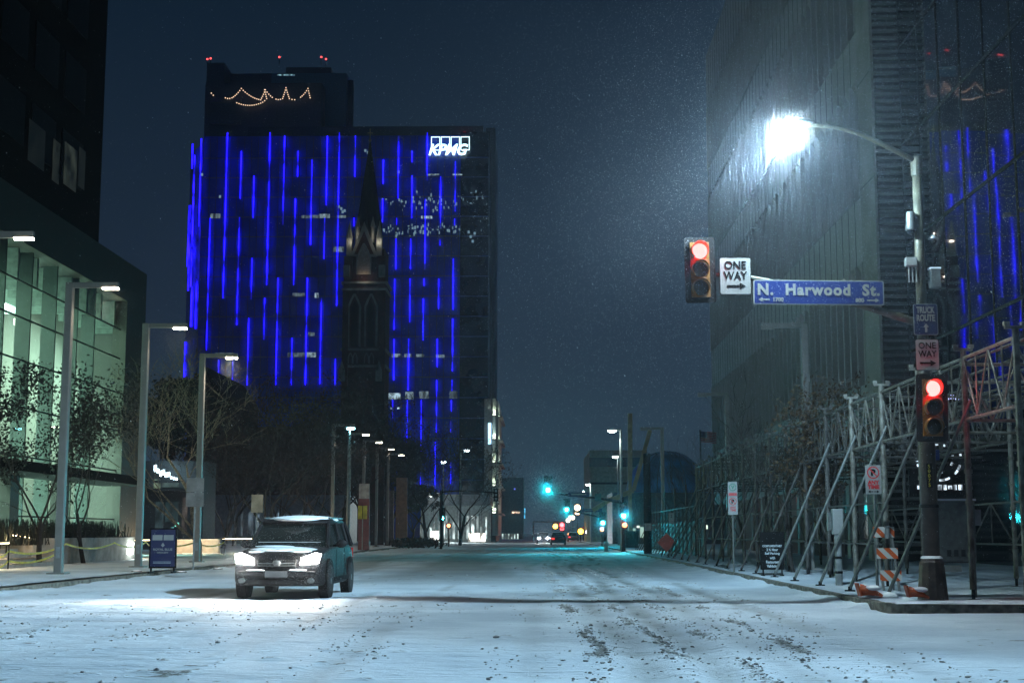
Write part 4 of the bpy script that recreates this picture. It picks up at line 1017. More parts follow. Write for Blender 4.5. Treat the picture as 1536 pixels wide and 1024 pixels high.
MB().tube([at(800,782,250), at(850,783,250)], .12, 6).build('arm', M_black, m_); MB().tube([at(800,782,250), Vector((at(800,782,250).x,250,0))], .15, 6).build('pole', M_black, m_)
c = at(869,740.5,J1-.1); c = at(868, 741, J1-.15)
o = thing('street_name_sign', c, 'dark blue street name sign on the second junction arm', 'sign'); MB().cbox(c, 1.55, .03, .32).build('sign_face', M_signnavy, o); MB().cbox(c+Vector((0,-.02,0)), 1.1, .01, .08).build('lettering_band', M_bk, o)
c = at(897,745.5,J1-.15); o = thing('arm_sign', c, 'square dark sign back on the second junction arm near the pole', 'sign'); MB().cbox(c, .46, .03, .54).build('sign_face', mat('sign_teal',(.06,.16,.15)), o); MB().cbox(c+Vector((0,.05,.1)), .05, .06, .5).build('bracket', M_black, o)
c = at(888,765,J2-.15); o = thing('street_name_sign', c, 'dark blue street name sign on the third junction arm', 'sign'); MB().cbox(c, 2.0, .03, .3).build('sign_face', M_signnavy, o); MB().cbox(c+Vector((0,-.02,0)), 1.4, .01, .08).build('lettering_band', M_bk, o)
# dark side-on signals at left
for px,py,Y,lab in ((744,742,120,'dark side-on traffic light hanging in front of the lit white tower'),):
    c = at(px,py,Y); o = thing('side_on_signal', c, lab, 'traffic light')
    MB().cbox(c, .38, .3, 1.05).build('signal_box', M_dark, o, bevel=.03)
    for k in range(3): MB().cbox(c+Vector((-.0,-.18,.33-.33*k)), .2,.12,.2).build('visor', M_grey, o)
    MB().tube([c+Vector((0,.1,.2)), c+Vector((-3.2,.1,.35)), (c.x-4.6,Y+.1,c.z+.25)], .06, 6).build('mast_arm', M_black, o); MB().tube([(c.x-4.6,Y+.1,.1),(c.x-4.6,Y+.1,c.z+.4)], .12, 6).build('pole', M_black, o)
# utility pole on right, work sign, hydrant, boom
c = at(970,680,88); gx0 = c.x
o = thing('wood_pole', (gx0,88,.1), 'thick black pole standing in front of the blue dome', 'pole')
MB().tube([(gx0,88,.1),(gx0,88,c.z)], [.25,.22], 10).build('shaft', M_dark, o, True); MB().cbox((gx0,87.7,at(970,790,88).z), .40,.05,.45).build('notice_plate', M_bk, o)
c = at(1000,813,78); o = thing('work_sign', (c.x,78,.1), 'dull red diamond road work sign leaning at the right kerb', 'sign')
T = Matrix.Translation((c.x,78,c.z)) @ Matrix.Rotation(R(45),4,'Y'); MB().cbox((0,0,0), .72,.03,.72,T).build('sign_face', mat('work_red',(.40,.05,.03)), o)
MB().tube([(c.x-.3,78.3,.1),(c.x,78.05,c.z)],.025,6).tube([(c.x+.3,78.3,.1),(c.x,78.05,c.z)],.025,6).build('leg', M_black, o)
c = gnd(909,832,.15); o = thing('fire_hydrant', (gx(909,98),98,.15), 'small dark fire hydrant on the right sidewalk corner', 'hydrant')
hx = gx(909,98); MB().lathe((hx,98,.15), [(.2,0),(.2,.05),(.14,.06),(.13,.5),(.17,.52),(.17,.56),(.12,.66),(.04,.72)], 14).build('barrel', M_grey, o, True); MB().lathe((hx-.2,98,.6),[(.07,0),(.07,.4)],10,'x').build('nozzle_cap', M_grey, o)
o = thing('boom_lift', (gx(945,125),125,.1), 'pale tan construction boom mast with raised arm behind the dome', 'boom lift')
a, b_ = at(945,620,125), at(945,720,125); MB().bar(a,b_,.38).build('mast', M_tan, o)
MB().bar(at(975,645,125), at(950,735,125), .34).bar(at(920,746,125), at(889,765,125),.36).build('boom', M_tan, o)
MB().bar(at(950,735,125), at(921,748,125), .4).build('jib', M_tan, o); MB().box(gx(938,125),gx(956,125),124,127,.1,1.6).build('chassis', M_dark, o); MB().bar(at(945,720,125), Vector((gx(945,125),125,1.2)), .3).build('turntable_post', M_tan, o)

# ================================================================ RIGHT BUILDINGS
X1, X2 = 15.8, 16.95
YC = X1/((1327-VPX)/F)      # near corner
YE = X1/((1069-VPX)/F)
cb = thing('concrete_building', (X1, YC, 0), 'grey concrete office block with rows of thin vertical fins', 'building')
sills = [8.5, 17.6, 25.9, 34.3]; ZR = 45.2
WH = 4.6
YF = X1/((1305-VPX)/F)
# wall bands: profile in (x,z) extruded along Y: outward face, sloping soffit and recess
m_ = MB(); DEP = .95
prof = [(X1, 0+3.9)]
for s_ in sills: prof += [(X1, s_), (X1+DEP, s_), (X1+DEP, s_+WH-.6), (X1, s_+WH+1.3)]
prof += [(X1, ZR), (X1+26, ZR), (X1+26, 3.9)]
m_.prism(prof, YF, YE); m_.build('wall', M_concrete, cb)
m_ = MB()
for s_ in sills: MB().box(X1+DEP-.03, X1+DEP-.012, YF+.1, YE-.1, s_+.25, s_+WH-.65).build('window_band', M_mirror, cb)
m_ = MB(); nF = int((YE-YF)/1.5)
for s_ in sills:
    for k in range(nF+1):
        y = YF + .35 + (YE-YF-.7)*k/nF
        f_ = MB() if k < 24 else m_
        f_.box(X1-.10, X1+DEP-.04, y-.11, y+.11, s_+.004, s_+WH+1.25)
        if k < 24: f_.build('fin', M_concrete, cb)
tag(m_.build('far_fins', M_concrete, cb), kind='stuff')
m_ = MB()
for s_ in [3.9]+sills:
    for k in range(nF+1):
        y = YF + .35 + (YE-YF-.7)*k/nF; z0 = s_+WH+1.3 if s_>4 else 3.9; z1 = [q for q in sills+[ZR] if q > z0][0]; m_.box(X1-.018, X1+.05, y-.03, y+.03, z0, z1)
m_.build('joint_line', M_louver, cb)
m_ = MB(); m_.box(X1-.12, X1+1.12, YC, YF, 0, ZR+.5); m_.build('corner_pier', M_pier, cb)
m_ = MB()
for z in (7.6,12.7,17.8,22.9,28.0): MB().box(X1-.13, X1-.115, YC, YF, z, z+.05).build('panel_groove', M_louver, cb)
lv = MB()
z = .5
while z < 46: lv.box(X1-.02, X2+.4, YC-.28, YC-.03, z, z+.13); z += .34
lv.build('louver', M_louver, cb); MB().box(X1-.0, X2+8, YC-.029, YC-.002, 0, 46).build('louver_backing', M_dark, cb)
# ground floor recess
MB().box(X1+2.5, X1+2.8, YC, YE, 0, 3.9).build('shopfront', M_darkglass, cb)
m_ = MB()
for k in range(12): y = YC+3+k*4.6; MB().box(X1-.1,X1+.6,y,y+.7,0,3.9).build('ground_column', M_concrete, cb)
def screen(px0,px1,py0,py1,X,m,name,parent):
    y0, y1 = sorted((X/((px0-VPX)/F), X/((px1-VPX)/F)))
    za, zb = at(px0,py0,y1).z, at(px0,py1,y1).z
    return MB().box(X-.03,X,y0,y1,zb,za).build(name,m,parent)
G1, G2, G3, G4 = wglow('scr_teal',(.35,.95,.95),1.4,6), wglow('scr_red',(1.0,.12,.08),1.2,6), wglow('scr_warm',(1.0,.82,.6),1.0,5), glow('scr_purple',(.45,.30,1.0),1.5)
for a in ((1146,1152,740,766),(1155,1168,742,765),(1171,1179,745,765)): screen(*a, X1+2.45, G1, 'lit_screen', cb)
screen(1183,1192,742,754,X1+2.45,G2,'lit_screen',cb); screen(1194,1198,745,752,X1+2.45,G2,'lit_screen',cb)
screen(1230,1236,760,790,X1+2.45,G3,'lit_window',cb); screen(1239,1243,762,790,X1+2.45,G3,'lit_window',cb)
for k in range(16): screen(1140+k*4.2,1142+k*4.2,706+(k*7)%22,709+(k*7)%22,X1+2.45,glow('dim_teal',(.25,.6,.7),.35),'lit_window',cb)
# glass building
gb = thing('glass_building', (X2, 40, 0), 'dark glass office tower at the right edge mirroring blue light strips', 'building')
YG0 = 24; YG = YC-.30
hzs = [4.9, 9.55, 14.5, 19.2, 23.8, 28.5, 33.2, 37.9]
ys_ = [YG]; 
while ys_[-1] > YG0: ys_.append(ys_[-1]-3.0)
m_ = MB(); rr = random.Random(3)
for i in range(len(ys_)-1):
    for j in range(len(hzs)-1):
        y1_, y0_ = ys_[i]-.04, ys_[i+1]+.04; z0, z1 = hzs[j]+.04, hzs[j+1]-.04
        t1, t2 = rr.gauss(0,.006), rr.gauss(0,.004)
        MB().poly([(X2+t1+t2,y0_,z0),(X2+t1-t2,y0_,z1),(X2-t1-t2,y1_,z1),(X2-t1+t2,y1_,z0)]).build('window_pane', M_mirror, gb)
m_ = MB()
for y in ys_: m_.box(X2-.035, X2+.15, y-.04, y+.04, 4.9, 38)
for z in hzs: m_.box(X2-.05, X2+.15, YG0, YG, z-.05, z+.05)
m_.build('mullion', M_black, gb)
MB().box(X2+.16, X2+20, YG0, YG, 4.9, 38).build('wall', M_dark, gb)
MB().box(X2+1.5, X2+2, YG0, YG, .1, 4.9).build('shopfront', M_darkglass, gb)
MB().box(X2-.1, X2+.4, YG0, 45, .1, 1.1).build('base_wall', M_concrete, gb)
MB().box(X2-.8,X2+.5,YG0,YG,4.5,4.88).build('soffit', M_dark, gb)
# lit emblem sign inside
def on_plane(px,py,Y): return at(px,py,Y)
ec = at(1408,687,56); o = thing('emblem_sign', ec, 'white lit circular emblem with lettering row glowing behind the signal pole', 'sign')
Gw = wglow('emblem_white',(.75,.88,1.0),1.2,3); m_ = MB()
for k in range(24):
    if k % 3 == 2: continue
    for r_ in (.86,.55):
        if r_ < .8 and k % 2: continue
        a0_, a1_ = R(k*15), R(k*15+12); p = lambda r,a: (ec.x+r*math.cos(a), ec.y, ec.z+r*math.sin(a))
        m_.tube([p(r_,a0_), p(r_,(a0_+a1_)/2), p(r_,a1_)], .045, 6)
m_.build('ring', Gw, o)
m_ = MB()
for k, w in enumerate((.14,.10,.16,.08,.14,.12,.15,.1,.14)): m_.cbox((ec.x-.80+.2*k, ec.y, ec.z-1.13), w, .05, .20 if k%3 else .14)
m_.build('lettering', Gw, o)
MB().cbox(ec+Vector((0,.2,-.2)), 2.3,.1,2.6).build('backing', M_dark, o)
c = at(1430,596,46); o = thing('blue_shop_sign', c, 'small white and violet lit shop sign behind the scaffold truss', 'sign')
m_ = MB()
for k in range(5): m_.cbox(c+Vector((-.2+.16*k,0,(.02 if k%2 else -.01))), .11,.04,.12)
m_.build('lettering', glow('violet',(.55,.55,1.0),2.5), o); MB().cbox(c+Vector((.1,.08,0)), 1.0,.06,.35).build('backing', M_dark, o)
c = at(1410,745,52)
# ================================================================ CENTRE: TOWERS
KY = 300
kt = thing('striped_tower', (gx(500,KY), KY, 0), 'broad navy glass office tower with blue vertical light strips and lit sign', 'building')
xl, xr, xm = at(300,400,KY).x, at(732,400,KY).x, at(690,400,KY).x
xl2 = at(281,400,KY+9).x; zt = at(500,196,KY).z; zt2 = at(300,214,KY).z
ztm = at(345,197,KY).z
m_ = MB(); m_.box(xl, xm, KY, KY+30, 0, zt-1.2); m_.build('front_wall', M_kglass, kt)
m_ = MB(); m_.prism([(xl,0),(xl,zt2),(at(335,197,KY).x, zt)], KY-.0,KY+.01) if False else None
m_ = MB(); b = 0
m_.v += [(xl,KY,0),(xl,KY,zt2),(xl2,KY+9,zt2),(xl2,KY+9,0),(xl2,KY+28,0),(xl2,KY+28,zt2),(xl,KY+28,0),(xl,KY+28,zt2)]
m_.f += [(0,3,2,1),(3,4,5,2),(1,2,5,7)]; m_.build('side_wall', M_kglass, kt)
m_ = MB(); m_.box(xm, xr, KY+.2, KY+30, 0, zt-.4); m_.build('corner_wall', M_kglass2, kt)
m_ = MB(); m_.box(at(372,192,KY+6).x, at(725,192,KY+6).x, KY+6, KY+25, zt-2, at(500,190,KY+6).z); m_.build('penthouse', mat('penthouse',(.03,.05,.08)), kt)
m_ = MB()
zf = 8.0
while zf < zt-2: m_.box(xl, xm-.05, KY-.06, KY-.003, zf, zf+.25); m_.box(xm, xr-.02, KY+.10, KY+.197, zf, zf+.22); zf += 4.35
m_.build('floor_line', mat('floor_line',(.02,.05,.16)), kt)
m_ = MB(); xg = xl
while xg < xm: m_.box(xg-.05, xg+.05, KY-.09, KY-.062, 6, zt-1.5); xg += 1.503
m_.build('mullion_grid', mat('mullion_navy',(.006,.01,.03)), kt)
M_strip = wglow('strip_blue', (.010,.004,1.0), 4.5, .35)
cols = [
 (341,199,447),(362,227,298),(359,326,487),(381,264,327),(378,387,449),(373,477,577),(405,199,427),(397,447,509),(427,204,337),(417,417,577),
 (447,227,265),(443,298,427),(438,507,577),(468,240,367),(461,417,577),(491,204,308),(487,327,388),(482,447,577),(509,199,458),(503,538,577),
 (533,204,265),(531,327,339),(575,240,275),(574,298,333),(598,204,298),(595,327,337),(594,358,404),(592,418,494),(591,509,570),(589,600,629),
 (618,227,243),(618,264,327),(616,358,403),(615,418,483),(613,508,585),(611,600,674),(641,199,270),(638,299,404),(636,418,428),(635,448,510),(632,600,681),(631,694,736),
 (661,265,342),(660,358,368),(658,418,463),(656,508,550),(655,570,648),(653,662,740),(683,242,317),(682,328,338),(680,388,464),(679,478,556),(678,570,586),(677,600,617),(676,631,648),(676,694,725),
 (315,327,525),(328,540,568),(349,540,577),(302,208,340)]
for x, ya, yb in cols:
    c0, c1 = at(x,ya,KY-.5), at(x,yb,KY-.5); xx = (c0.x+at(x-.041*(yb-ya)*(768-x)/680,yb,KY-.5).x)/2
    MB().box(xx-.075, xx+.075, KY-.62, KY-.36, c1.z, c0.z).build('light_strip', M_strip, kt)
for x, ya, yb in ((289,216,253),(292,233,430),(286,308,436),(288,430,490),(295,418,493),(292,508,516),(290,538,568),(278,513,572),(281,540,566),(284,308,400)):
    yy = KY + 9*max(0,min(1,(300-x)/20)) - .8; c0, c1 = at(x,ya,yy), at(x,yb,yy)
    MB().box(c0.x-.14, c0.x+.14, yy-.1, yy+.12, c1.z, c0.z).build('light_strip', M_strip, kt)
# lit windows: dim office floors plus city reflections painted as glowing specks
wr = random.Random(11)
def kwin(px, py, w, h, s, col=(.60,.85,1.0)):
    s *= .55; h *= .75
    c = at(px,py,KY-.08); MB().box(c.x-w/2,c.x+w/2,KY-.10,KY-.065,c.z-h/2,c.z+h/2).build('lit_window', wglow('kw_%d_%d'%(int(s*100),int(col[0]*10)),col,s), kt)
for a in ((323,324,2.2,1.4,.30),(473,325,6,.9,.25),(487,324,2.2,1.2,.6),(512,325,2,.8,.3),(448,442,2.6,1.0,.22),(475,443,.8,1.4,.8),(467,501,1.4,1.0,.30),(444,532,3.6,1.2,.22),(467,532,2.0,1.4,.5),(640,326,2.4,.8,.7),
          (594,533,1.8,1.0,.5),(612,533,1.6,1.0,.35),(630,533,1.6,.8,.4),(660,534,2.0,.8,.4),(592,594,2.6,1.8,.9),(614,593,1.8,2.2,.4),(636,592,2,2,.3),(680,592,1.6,2,.22),(588,612,.6,.5,1.2),(598,612,.6,.5,1.2),(650,262,2.4,.5,.5),(686,262,2.2,.4,.6),(337,531,4,.8,.25),(508,374,2.2,1.5,.3)): kwin(*a)
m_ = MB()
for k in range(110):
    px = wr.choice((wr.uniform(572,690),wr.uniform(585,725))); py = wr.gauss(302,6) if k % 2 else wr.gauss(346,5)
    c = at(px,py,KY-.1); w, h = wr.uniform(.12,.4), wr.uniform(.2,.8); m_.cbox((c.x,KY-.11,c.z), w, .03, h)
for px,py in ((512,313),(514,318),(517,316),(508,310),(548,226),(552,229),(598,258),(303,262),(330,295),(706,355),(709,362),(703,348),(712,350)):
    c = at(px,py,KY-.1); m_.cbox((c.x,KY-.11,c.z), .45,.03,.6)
m_.build('painted_reflection', glow('speck',(.45,.75,.95),.32), kt)
# sign with four outlined squares behind slanted letters
c = at(675,221,KY-1.2); G = glow('logo_white',(.62,.93,1.0),2.6)
m_ = MB(); x0 = at(646,215,KY-1.2).x; x1 = at(705,215,KY-1.2).x; zt_, zb_ = at(675,205.5,KY-1.2).z, at(675,225,KY-1.2).z
w = (x1-x0)/4
for k in range(4):
    a = x0+w*k+.16; b_ = x0+w*(k+1)-.16
    for p, q in (((a,zb_),(a,zt_)),((b_,zb_),(b_,zt_)),((a,zt_),(b_,zt_)),((a,zb_),(b_,zb_))):
        m_.box(min(p[0],q[0])-.07,max(p[0],q[0])+.07,KY-1.2,KY-1.05,min(p[1],q[1])-.07,max(p[1],q[1])+.07)
m_.build('sign_square', G, kt)
text('sign_lettering', "KPMG", at(672.5,224.5,KY-1.35), 3, G, kt, width=(at(702,224,KY).x-at(643,224,KY).x), height=at(672,216,KY).z-at(672,233,KY).z, bold=.07, shear=.32, depth=.1)
MB().box(at(697,200,KY+5).x-.3,at(697,200,KY+5).x+.3,KY+5,KY+5.6,at(697,200,KY+5).z-.3,at(697,200,KY+5).z+.3).build('beacon', glow('beacon',(1.0,.08,.08),3), kt)
# grey slab right of it
o = thing('grey_slab_tower', (at(738,400,KY+20).x, KY+20, 0), 'faint plain grey slab edge standing right of the striped tower', 'building')
MB().box(at(728,400,KY+20).x, at(742,400,KY+20).x, KY+20, KY+40, 0, at(738,192,KY+20).z).build('wall', mat('slab_grey',(.22,.23,.25)), o)
MB().box(at(732,400,KY+20).x, at(735,400,KY+20).x, KY+19.8, KY+19.99, 0, at(738,192,KY+20).z-1).build('joint_line', mat('slab_dark',(.12,.13,.14)), o)
# tower behind
HY = 345
ht = thing('terrace_tower', (gx(400,HY),HY,0), 'dark stepped tower with fairy lights on its terrace behind the striped tower', 'building')
X_ = lambda px: at(px,300,HY).x
Z_ = lambda py: at(400,py,HY).z
M_ht = mat('tower_navy',(.04,.06,.11),.4)
MB().box(X_(303),X_(480),HY,HY+11,0,Z_(125)).build('front_block', M_ht, ht)
MB().box(X_(303),X_(330),HY+1,HY+11,Z_(125),Z_(92)).build('parapet', M_ht, ht); MB().box(X_(330),X_(420),HY+8,HY+11,Z_(125),Z_(95)).build('upper_block', M_ht, ht)
MB().box(X_(396),X_(512),HY+6,HY+11,0,Z_(99)).build('rear_block', mat('tower_teal',(.05,.14,.24),.4), ht); MB().box(X_(417),X_(487),HY+7,HY+11,Z_(99),Z_(88)).build('plant_room', M_ht, ht)
MB().box(X_(512),X_(520),HY+9,HY+11,0,Z_(104)).build('side_block', M_ht, ht)
MB().box(X_(412),X_(438),HY-.1,HY-.02,Z_(114),Z_(112)).build('lit_window', wglow('terr',(.25,.5,.6),.6), ht)
for a,b2 in (((313),(150)),((313),(182))): MB().box(X_(a),X_(a+46),HY-1.2,HY,Z_(b2+5),Z_(b2)).build('balcony', mat('balc',(.06,.08,.13)), ht)
for a in ((396,114,100),): pass
def fairy(pts):
    m = MB()
    for (xa,ya),(xb,yb) in zip(pts[:-1],pts[1:]):
        n = max(2,int(math.hypot(xb-xa,yb-ya)/3.2))
        for k in range(n):
            t_ = k/n; sag = 2.2*4*t_*(1-t_)*(abs(xb-xa)/20); c = at(xa+(xb-xa)*t_, ya+(yb-ya)*t_+sag, HY-1.5); m.cbox(c,.22,.22,.22)
    m.build('fairy_lights', glow('fairy',(1.0,.68,.45),1.3), ht)
fairy([(317,140),(323,145)]); fairy([(338,147),(348,147),(362,133),(391,150)]); fairy([(391,150),(398,135),(411,148)]); fairy([(397,135),(400,148),(391,155),(352,153)])
fairy([(414,149),(424,148),(429,132),(434,148),(446,149)]); fairy([(451,146),(462,133),(466,150)])
for px,py in ((311,89),(316,88),(419,86),(482,86),(489,89)):
    c = at(px,py,HY+8); MB().sphere(c,.27,6).build('beacon', MATS['beacon'], ht, True); MB().tube([c,c+Vector((0,0,-2))],.1,5).build('beacon_mast', M_black, ht)

# white lit corner tower
WY = 230
wt = thing('lit_corner_tower', (gx(742,WY),WY,0), 'slim white tower corner uplit floor by floor at the street end', 'building')
Mw = mat('white_panel',(.62,.66,.58),.7,var=.04)
zt_ = at(740,598,WY).z
MB().box(gx(726,WY),gx(744,WY),WY,WY+22,0,zt_).build('wall', mat('white_tower_wall',(.16,.17,.18)), wt)
MB().box(gx(738.5,WY),gx(743.8,WY),WY-.4,WY-.01,1,zt_).build('corner_fin', Mw, wt)
MB().box(gx(744,WY)+.01,gx(744,WY)+.35,WY+.2,WY+21,1,zt_-.3).build('side_panel', Mw, wt)
for k, py in enumerate((622,657,692,727,768)):
    z = at(740,py,WY).z
    MB().box(gx(737.5,WY),gx(744.2,WY),WY-1.1,WY-.42,z-.35,z-.15).box(gx(744.4,WY)+.36,gx(744.4,WY)+1.0,WY,WY+21,z-.35,z-.15).build('ledge', M_grey, wt)
    lamp('uplight','SPOT',(gx(741.3,WY),WY-.85,z+.05),190,(.86,1.0,.80),.1,wt,R(110),(0,.35,1),.6)
    lamp('uplight','SPOT',(gx(744.4,WY)+.85,WY+5,z+.05),170,(.86,1.0,.80),.1,wt,R(130),(-.4,0,1),.6)
    MB().box(gx(739,WY),gx(743.4,WY),WY-.9,WY-.6,z-.14,z+.05).build('uplight_lens', glow('uplens',(.9,1.0,.82),3), wt)
c = at(734.5,650,WY-1); MB().box(c.x-.25,c.x+.25,c.y-.3,c.y,c.z-1.7,c.z+1.7).build('blade_sign', glow('bladesign',(.45,.75,1.0),2.2), wt)
# bright ground-level shopfront under the striped tower
sf = thing('lit_pavilion', (gx(680,210),210,0), 'bright white lit glass pavilion below the striped tower', 'building')
MB().box(gx(628,210),gx(735,210),210,225,at(680,757,210).z,at(680,741,210).z).build('roof', mat('pav_roof',(.2,.22,.24)), sf)
MB().box(gx(628,210),gx(735,210),214,214.3,.1,at(680,757,210).z).build('back_wall', mat('pav_wall',(.45,.5,.5)), sf)
rr = random.Random(5)
for k in range(15):
    px = 630+k*7; w = rr.uniform(1.5,5)
    MB().box(gx(px,211),gx(px+w,211),211,211.2,at(px,808,211).z,at(px,rr.uniform(770,792),211).z).build('lit_window', wglow('pavw%d'%(k%3),(.80,.98,.96),(.25,.6,1.1)[k%3]), sf)
for k in range(6): MB().box(gx(632+k*18,209.9),gx(633.2+k*18,209.9),209.5,209.8,.1,at(680,757,210).z).build('column', M_grey, sf)
for px in (634,646,657): MB().sphere(at(px,742,209),.32,6).build('downlight', glow('pavdown',(.95,1.0,.95),4), sf, True)
MB().box(gx(646,208),gx(658,208),208,208.2,at(650,812,208).z,at(650,796,208).z).build('lit_window', wglow('pavbright',(1.0,.98,.88),5), sf)
MB().box(gx(703,208),gx(728,208),208,208.2,at(650,812,208).z,at(650,799,208).z).build('lit_window', wglow('pavbright2',(1.0,.97,.85),2.2), sf)
lamp('pavilion_source','AREA',(gx(680,208),207,5),1800,(.85,1,.98),8,sf,dirn=(0,-1,-.3))
# grey building + far hazy block + dome
gbY = 200
o = thing('grey_block', (gx(925,gbY),gbY,0), 'plain grey block with a dark window band behind the dome', 'building')
x0, x1 = gx(885,gbY), gx(972,gbY); z0 = at(925,675,gbY).z
MB().box(x0,x1,gbY,gbY+25,0,z0).build('wall', mat('greyblock',(.20,.21,.17),.8), o)
MB().box(x0-.03,x1+.03,gbY-.05,gbY-.005,at(925,700,gbY).z,at(925,686,gbY).z).build('window_band', M_kglass2, o); MB().box(x0-.02,x1,gbY-.05,gbY-.005,at(925,726,gbY).z,at(925,723,gbY).z).build('floor_line', M_dark, o)
MB().box(x0-.02,x1,gbY-.06,gbY-.01,at(925,805,gbY).z,at(925,776,gbY).z).build('ground_floor', mat('greyblock_base',(.12,.13,.12)), o)
o = thing('hazy_block', (gx(770,330),330,0), 'hazy low block with one lit row at the far left of the street end', 'building')
MB().box(gx(752,330),gx(785,330),330,350,0,at(770,716,330).z).build('wall', mat('hazyblock',(.10,.12,.14)), o)
MB().box(gx(768,330),gx(780,330),329.7,329.9,at(770,769.5,330).z,at(770,767,330).z).build('lit_window', wglow('hz1',(1.0,.7,.5),1.2), o)
MB().box(gx(786,330),gx(788,330),329.5,329.8,at(787,777,330).z,at(787,762,330).z).build('lit_window', wglow('hz2',(.1,.5,.8),1.2), o)
MB().box(gx(771,330),gx(773,330),329.7,329.9,at(770,734,330).z,at(770,732,330).z).build('lit_window', wglow('hz3',(.2,.2,1.0),1.2), o)
for k in range(6): MB().box(gx(753+k*4.5,300),gx(755+k*4.5,300),299.7,299.9,at(770,808,300).z,at(770,800,300).z).build('lit_window', wglow('hz4',(.8,1.0,.95),.8), o)
dY = 165
dc = at(1008,738,dY)
do = thing('blue_dome', (dc.x,dY+8,0), 'translucent dark blue dome rising behind the scaffolding', 'dome')
mb = MB(); rx = (gx(1072,dY)-gx(944,dY))/2; rz = at(1008,672,dY).z-dc.z
m_ = MB(); m_.sphere((dc.x,dY+6,dc.z), 1, 16, (rx, 6, rz)); m_.build('shell', mat('dome_blue',(.06,.27,.58),.3,var=.3,scale=.5,bump=.5), do, True)
m_ = MB()
for k in range(9):
    a = R(20*k+10); m_.tube([(dc.x+rx*1.002*math.cos(a)*math.sin(R(e_)), dY+6-6.03*math.sin(a)*math.sin(R(e_)), dc.z+rz*1.004*math.cos(R(e_))) for e_ in range(2,91,11)], .05, 4)
m_.build('rib', mat('dome_rib',(.05,.10,.16)), do)
MB().box(dc.x-rx-2, dc.x+rx+14, dY, dY+12, 0, dc.z-.02).build('base_wall', mat('pav_dark',(.06,.09,.10)), do)
for (a,b2,c1,c2,g_) in ((942,946,790,806,'w'),(949,953,792,806,'w'),(960,966,790,806,'w'),(975,983,788,807,'w2'),(1049,1052,771,783,'p'),(1053,1056,789,804,'p'),(1048,1051,790,803,'p'),(1040,1042,790,799,'w2'),(1057,1061,787,793,'w2'),(1018,1020,783,786,'t'),(1024,1026,783,785,'t'),(955,959,788,791,'w2'),(946,948,755,768,'t')):
    MB().box(gx(a,dY),gx(b2,dY),dY-.15,dY-.02,at(a,c2,dY).z,at(a,c1,dY).z).build('lit_window', {'w':glow('dw',(.7,1.0,.85),.55),'w2':glow('dw2',(.9,1.0,.85),1.4),'p':glow('dp',(.5,.4,1.0),1.2),'t':glow('dt',(.4,.9,1.0),1.0)}[g_], do)
# flag
fY = 125; c = at(1050,646,fY)
o = thing('flag', (c.x,fY,.1), 'striped national flag on a thin pole beside the concrete building', 'flag')
MB().tube([(c.x,fY,.1),(c.x,fY,c.z+.1)], .06, 6).build('flag_pole', M_black, o)
M_flag = bpy.data.materials.new('flag_cloth'); M_flag.use_nodes=True
def flagpart(name, x0,x1,z0,z1,m,n=14):
    mb = MB()
    for i in range(n+1):
        t_ = i/n; x = x0+(x1-x0)*t_; y = fY+.10*math.sin(x*5.2-c.x*5.2)
        mb.v += [(x,y,z0-.12*(x-c.x)),(x,y,z1-.12*(x-c.x)),(x,y+.03,z1-.12*(x-c.x)),(x,y+.03,z0-.12*(x-c.x))]
    for i in range(n):
        for j in range(4): a=i*4+j; b_=i*4+(j+1)%4; mb.f.append((a,b_,b_+4,a+4))
    return mb.build(name,m,o)
fw, fh = 1.5, .95
for k in range(13): flagpart('stripe', c.x+(.62 if k<7 else 0.03), c.x+fw, c.z-fh*(k+1)/13, c.z-fh*k/13, M_signred if k%2==0 else M_signwhite)
flagpart('canton', c.x+.03, c.x+.62, c.z-fh*7/13, c.z, M_signnavy)

# ================================================================ CHURCH
CY = 215
ch = thing('church_tower', (gx(550,CY),CY,0), 'dark brick church tower with tall pointed spire in front of the striped tower', 'church')
cxp = lambda px, py=450: at(px,py,CY).x
czp = lambda py: at(548,py,CY).z
tx0, tx1 = cxp(515), cxp(578); tcx = (tx0+tx1)/2-.0; tw = (tx1-tx0)/2
ty = CY
M_mason = M_brick
MB().box(tx0,tx1,ty,ty+2*tw,0,czp(424)).build('tower_wall', M_mason, ch)
MB().box(tx0+.3,tx1-.3,ty+.3,ty+2*tw-.3,czp(424),czp(372)).build('belfry', M_mason, ch)
m_ = MB()
for z,o_ in ((czp(424),.3),(czp(434),.22),(czp(524),.25),(czp(549),.25)): MB().box(tx0-o_,tx1+o_,ty-o_,ty+2*tw+o_,z-.18,z+.18).build('cornice', M_lime, ch)
m_ = MB()
for x in (tx0-.05,tx1-.85): m_.box(x,x+.9,ty-.35,ty-.001,0,czp(434)-.2)
m_.build('buttress', M_mason, ch)
def lancet(mb, cx, z0, z1, w, t, y, dep):
    """pointed arch frame"""
    r = w*1.25; pts = []
    za = z1 - w*1.1
    outer = [(cx-w/2,z0),(cx-w/2,za)] + [(cx-w/2+ (w/2)*math.sin(R(a))*1.0, za+(z1-za)*math.sin(R(a))**.8) for a in (25,50,70)] + [(cx,z1)] + [(cx+w/2-(w/2)*math.sin(R(a)), za+(z1-za)*math.sin(R(a))**.8) for a in (70,50,25)] + [(cx+w/2,za),(cx+w/2,z0)]
    for (a,b),(c_,d) in zip(outer[:-1],outer[1:]): mb.tube([(a,y,b),(c_,y,d)], t/2, 4)
    return outer
sc_ = 2133/CY
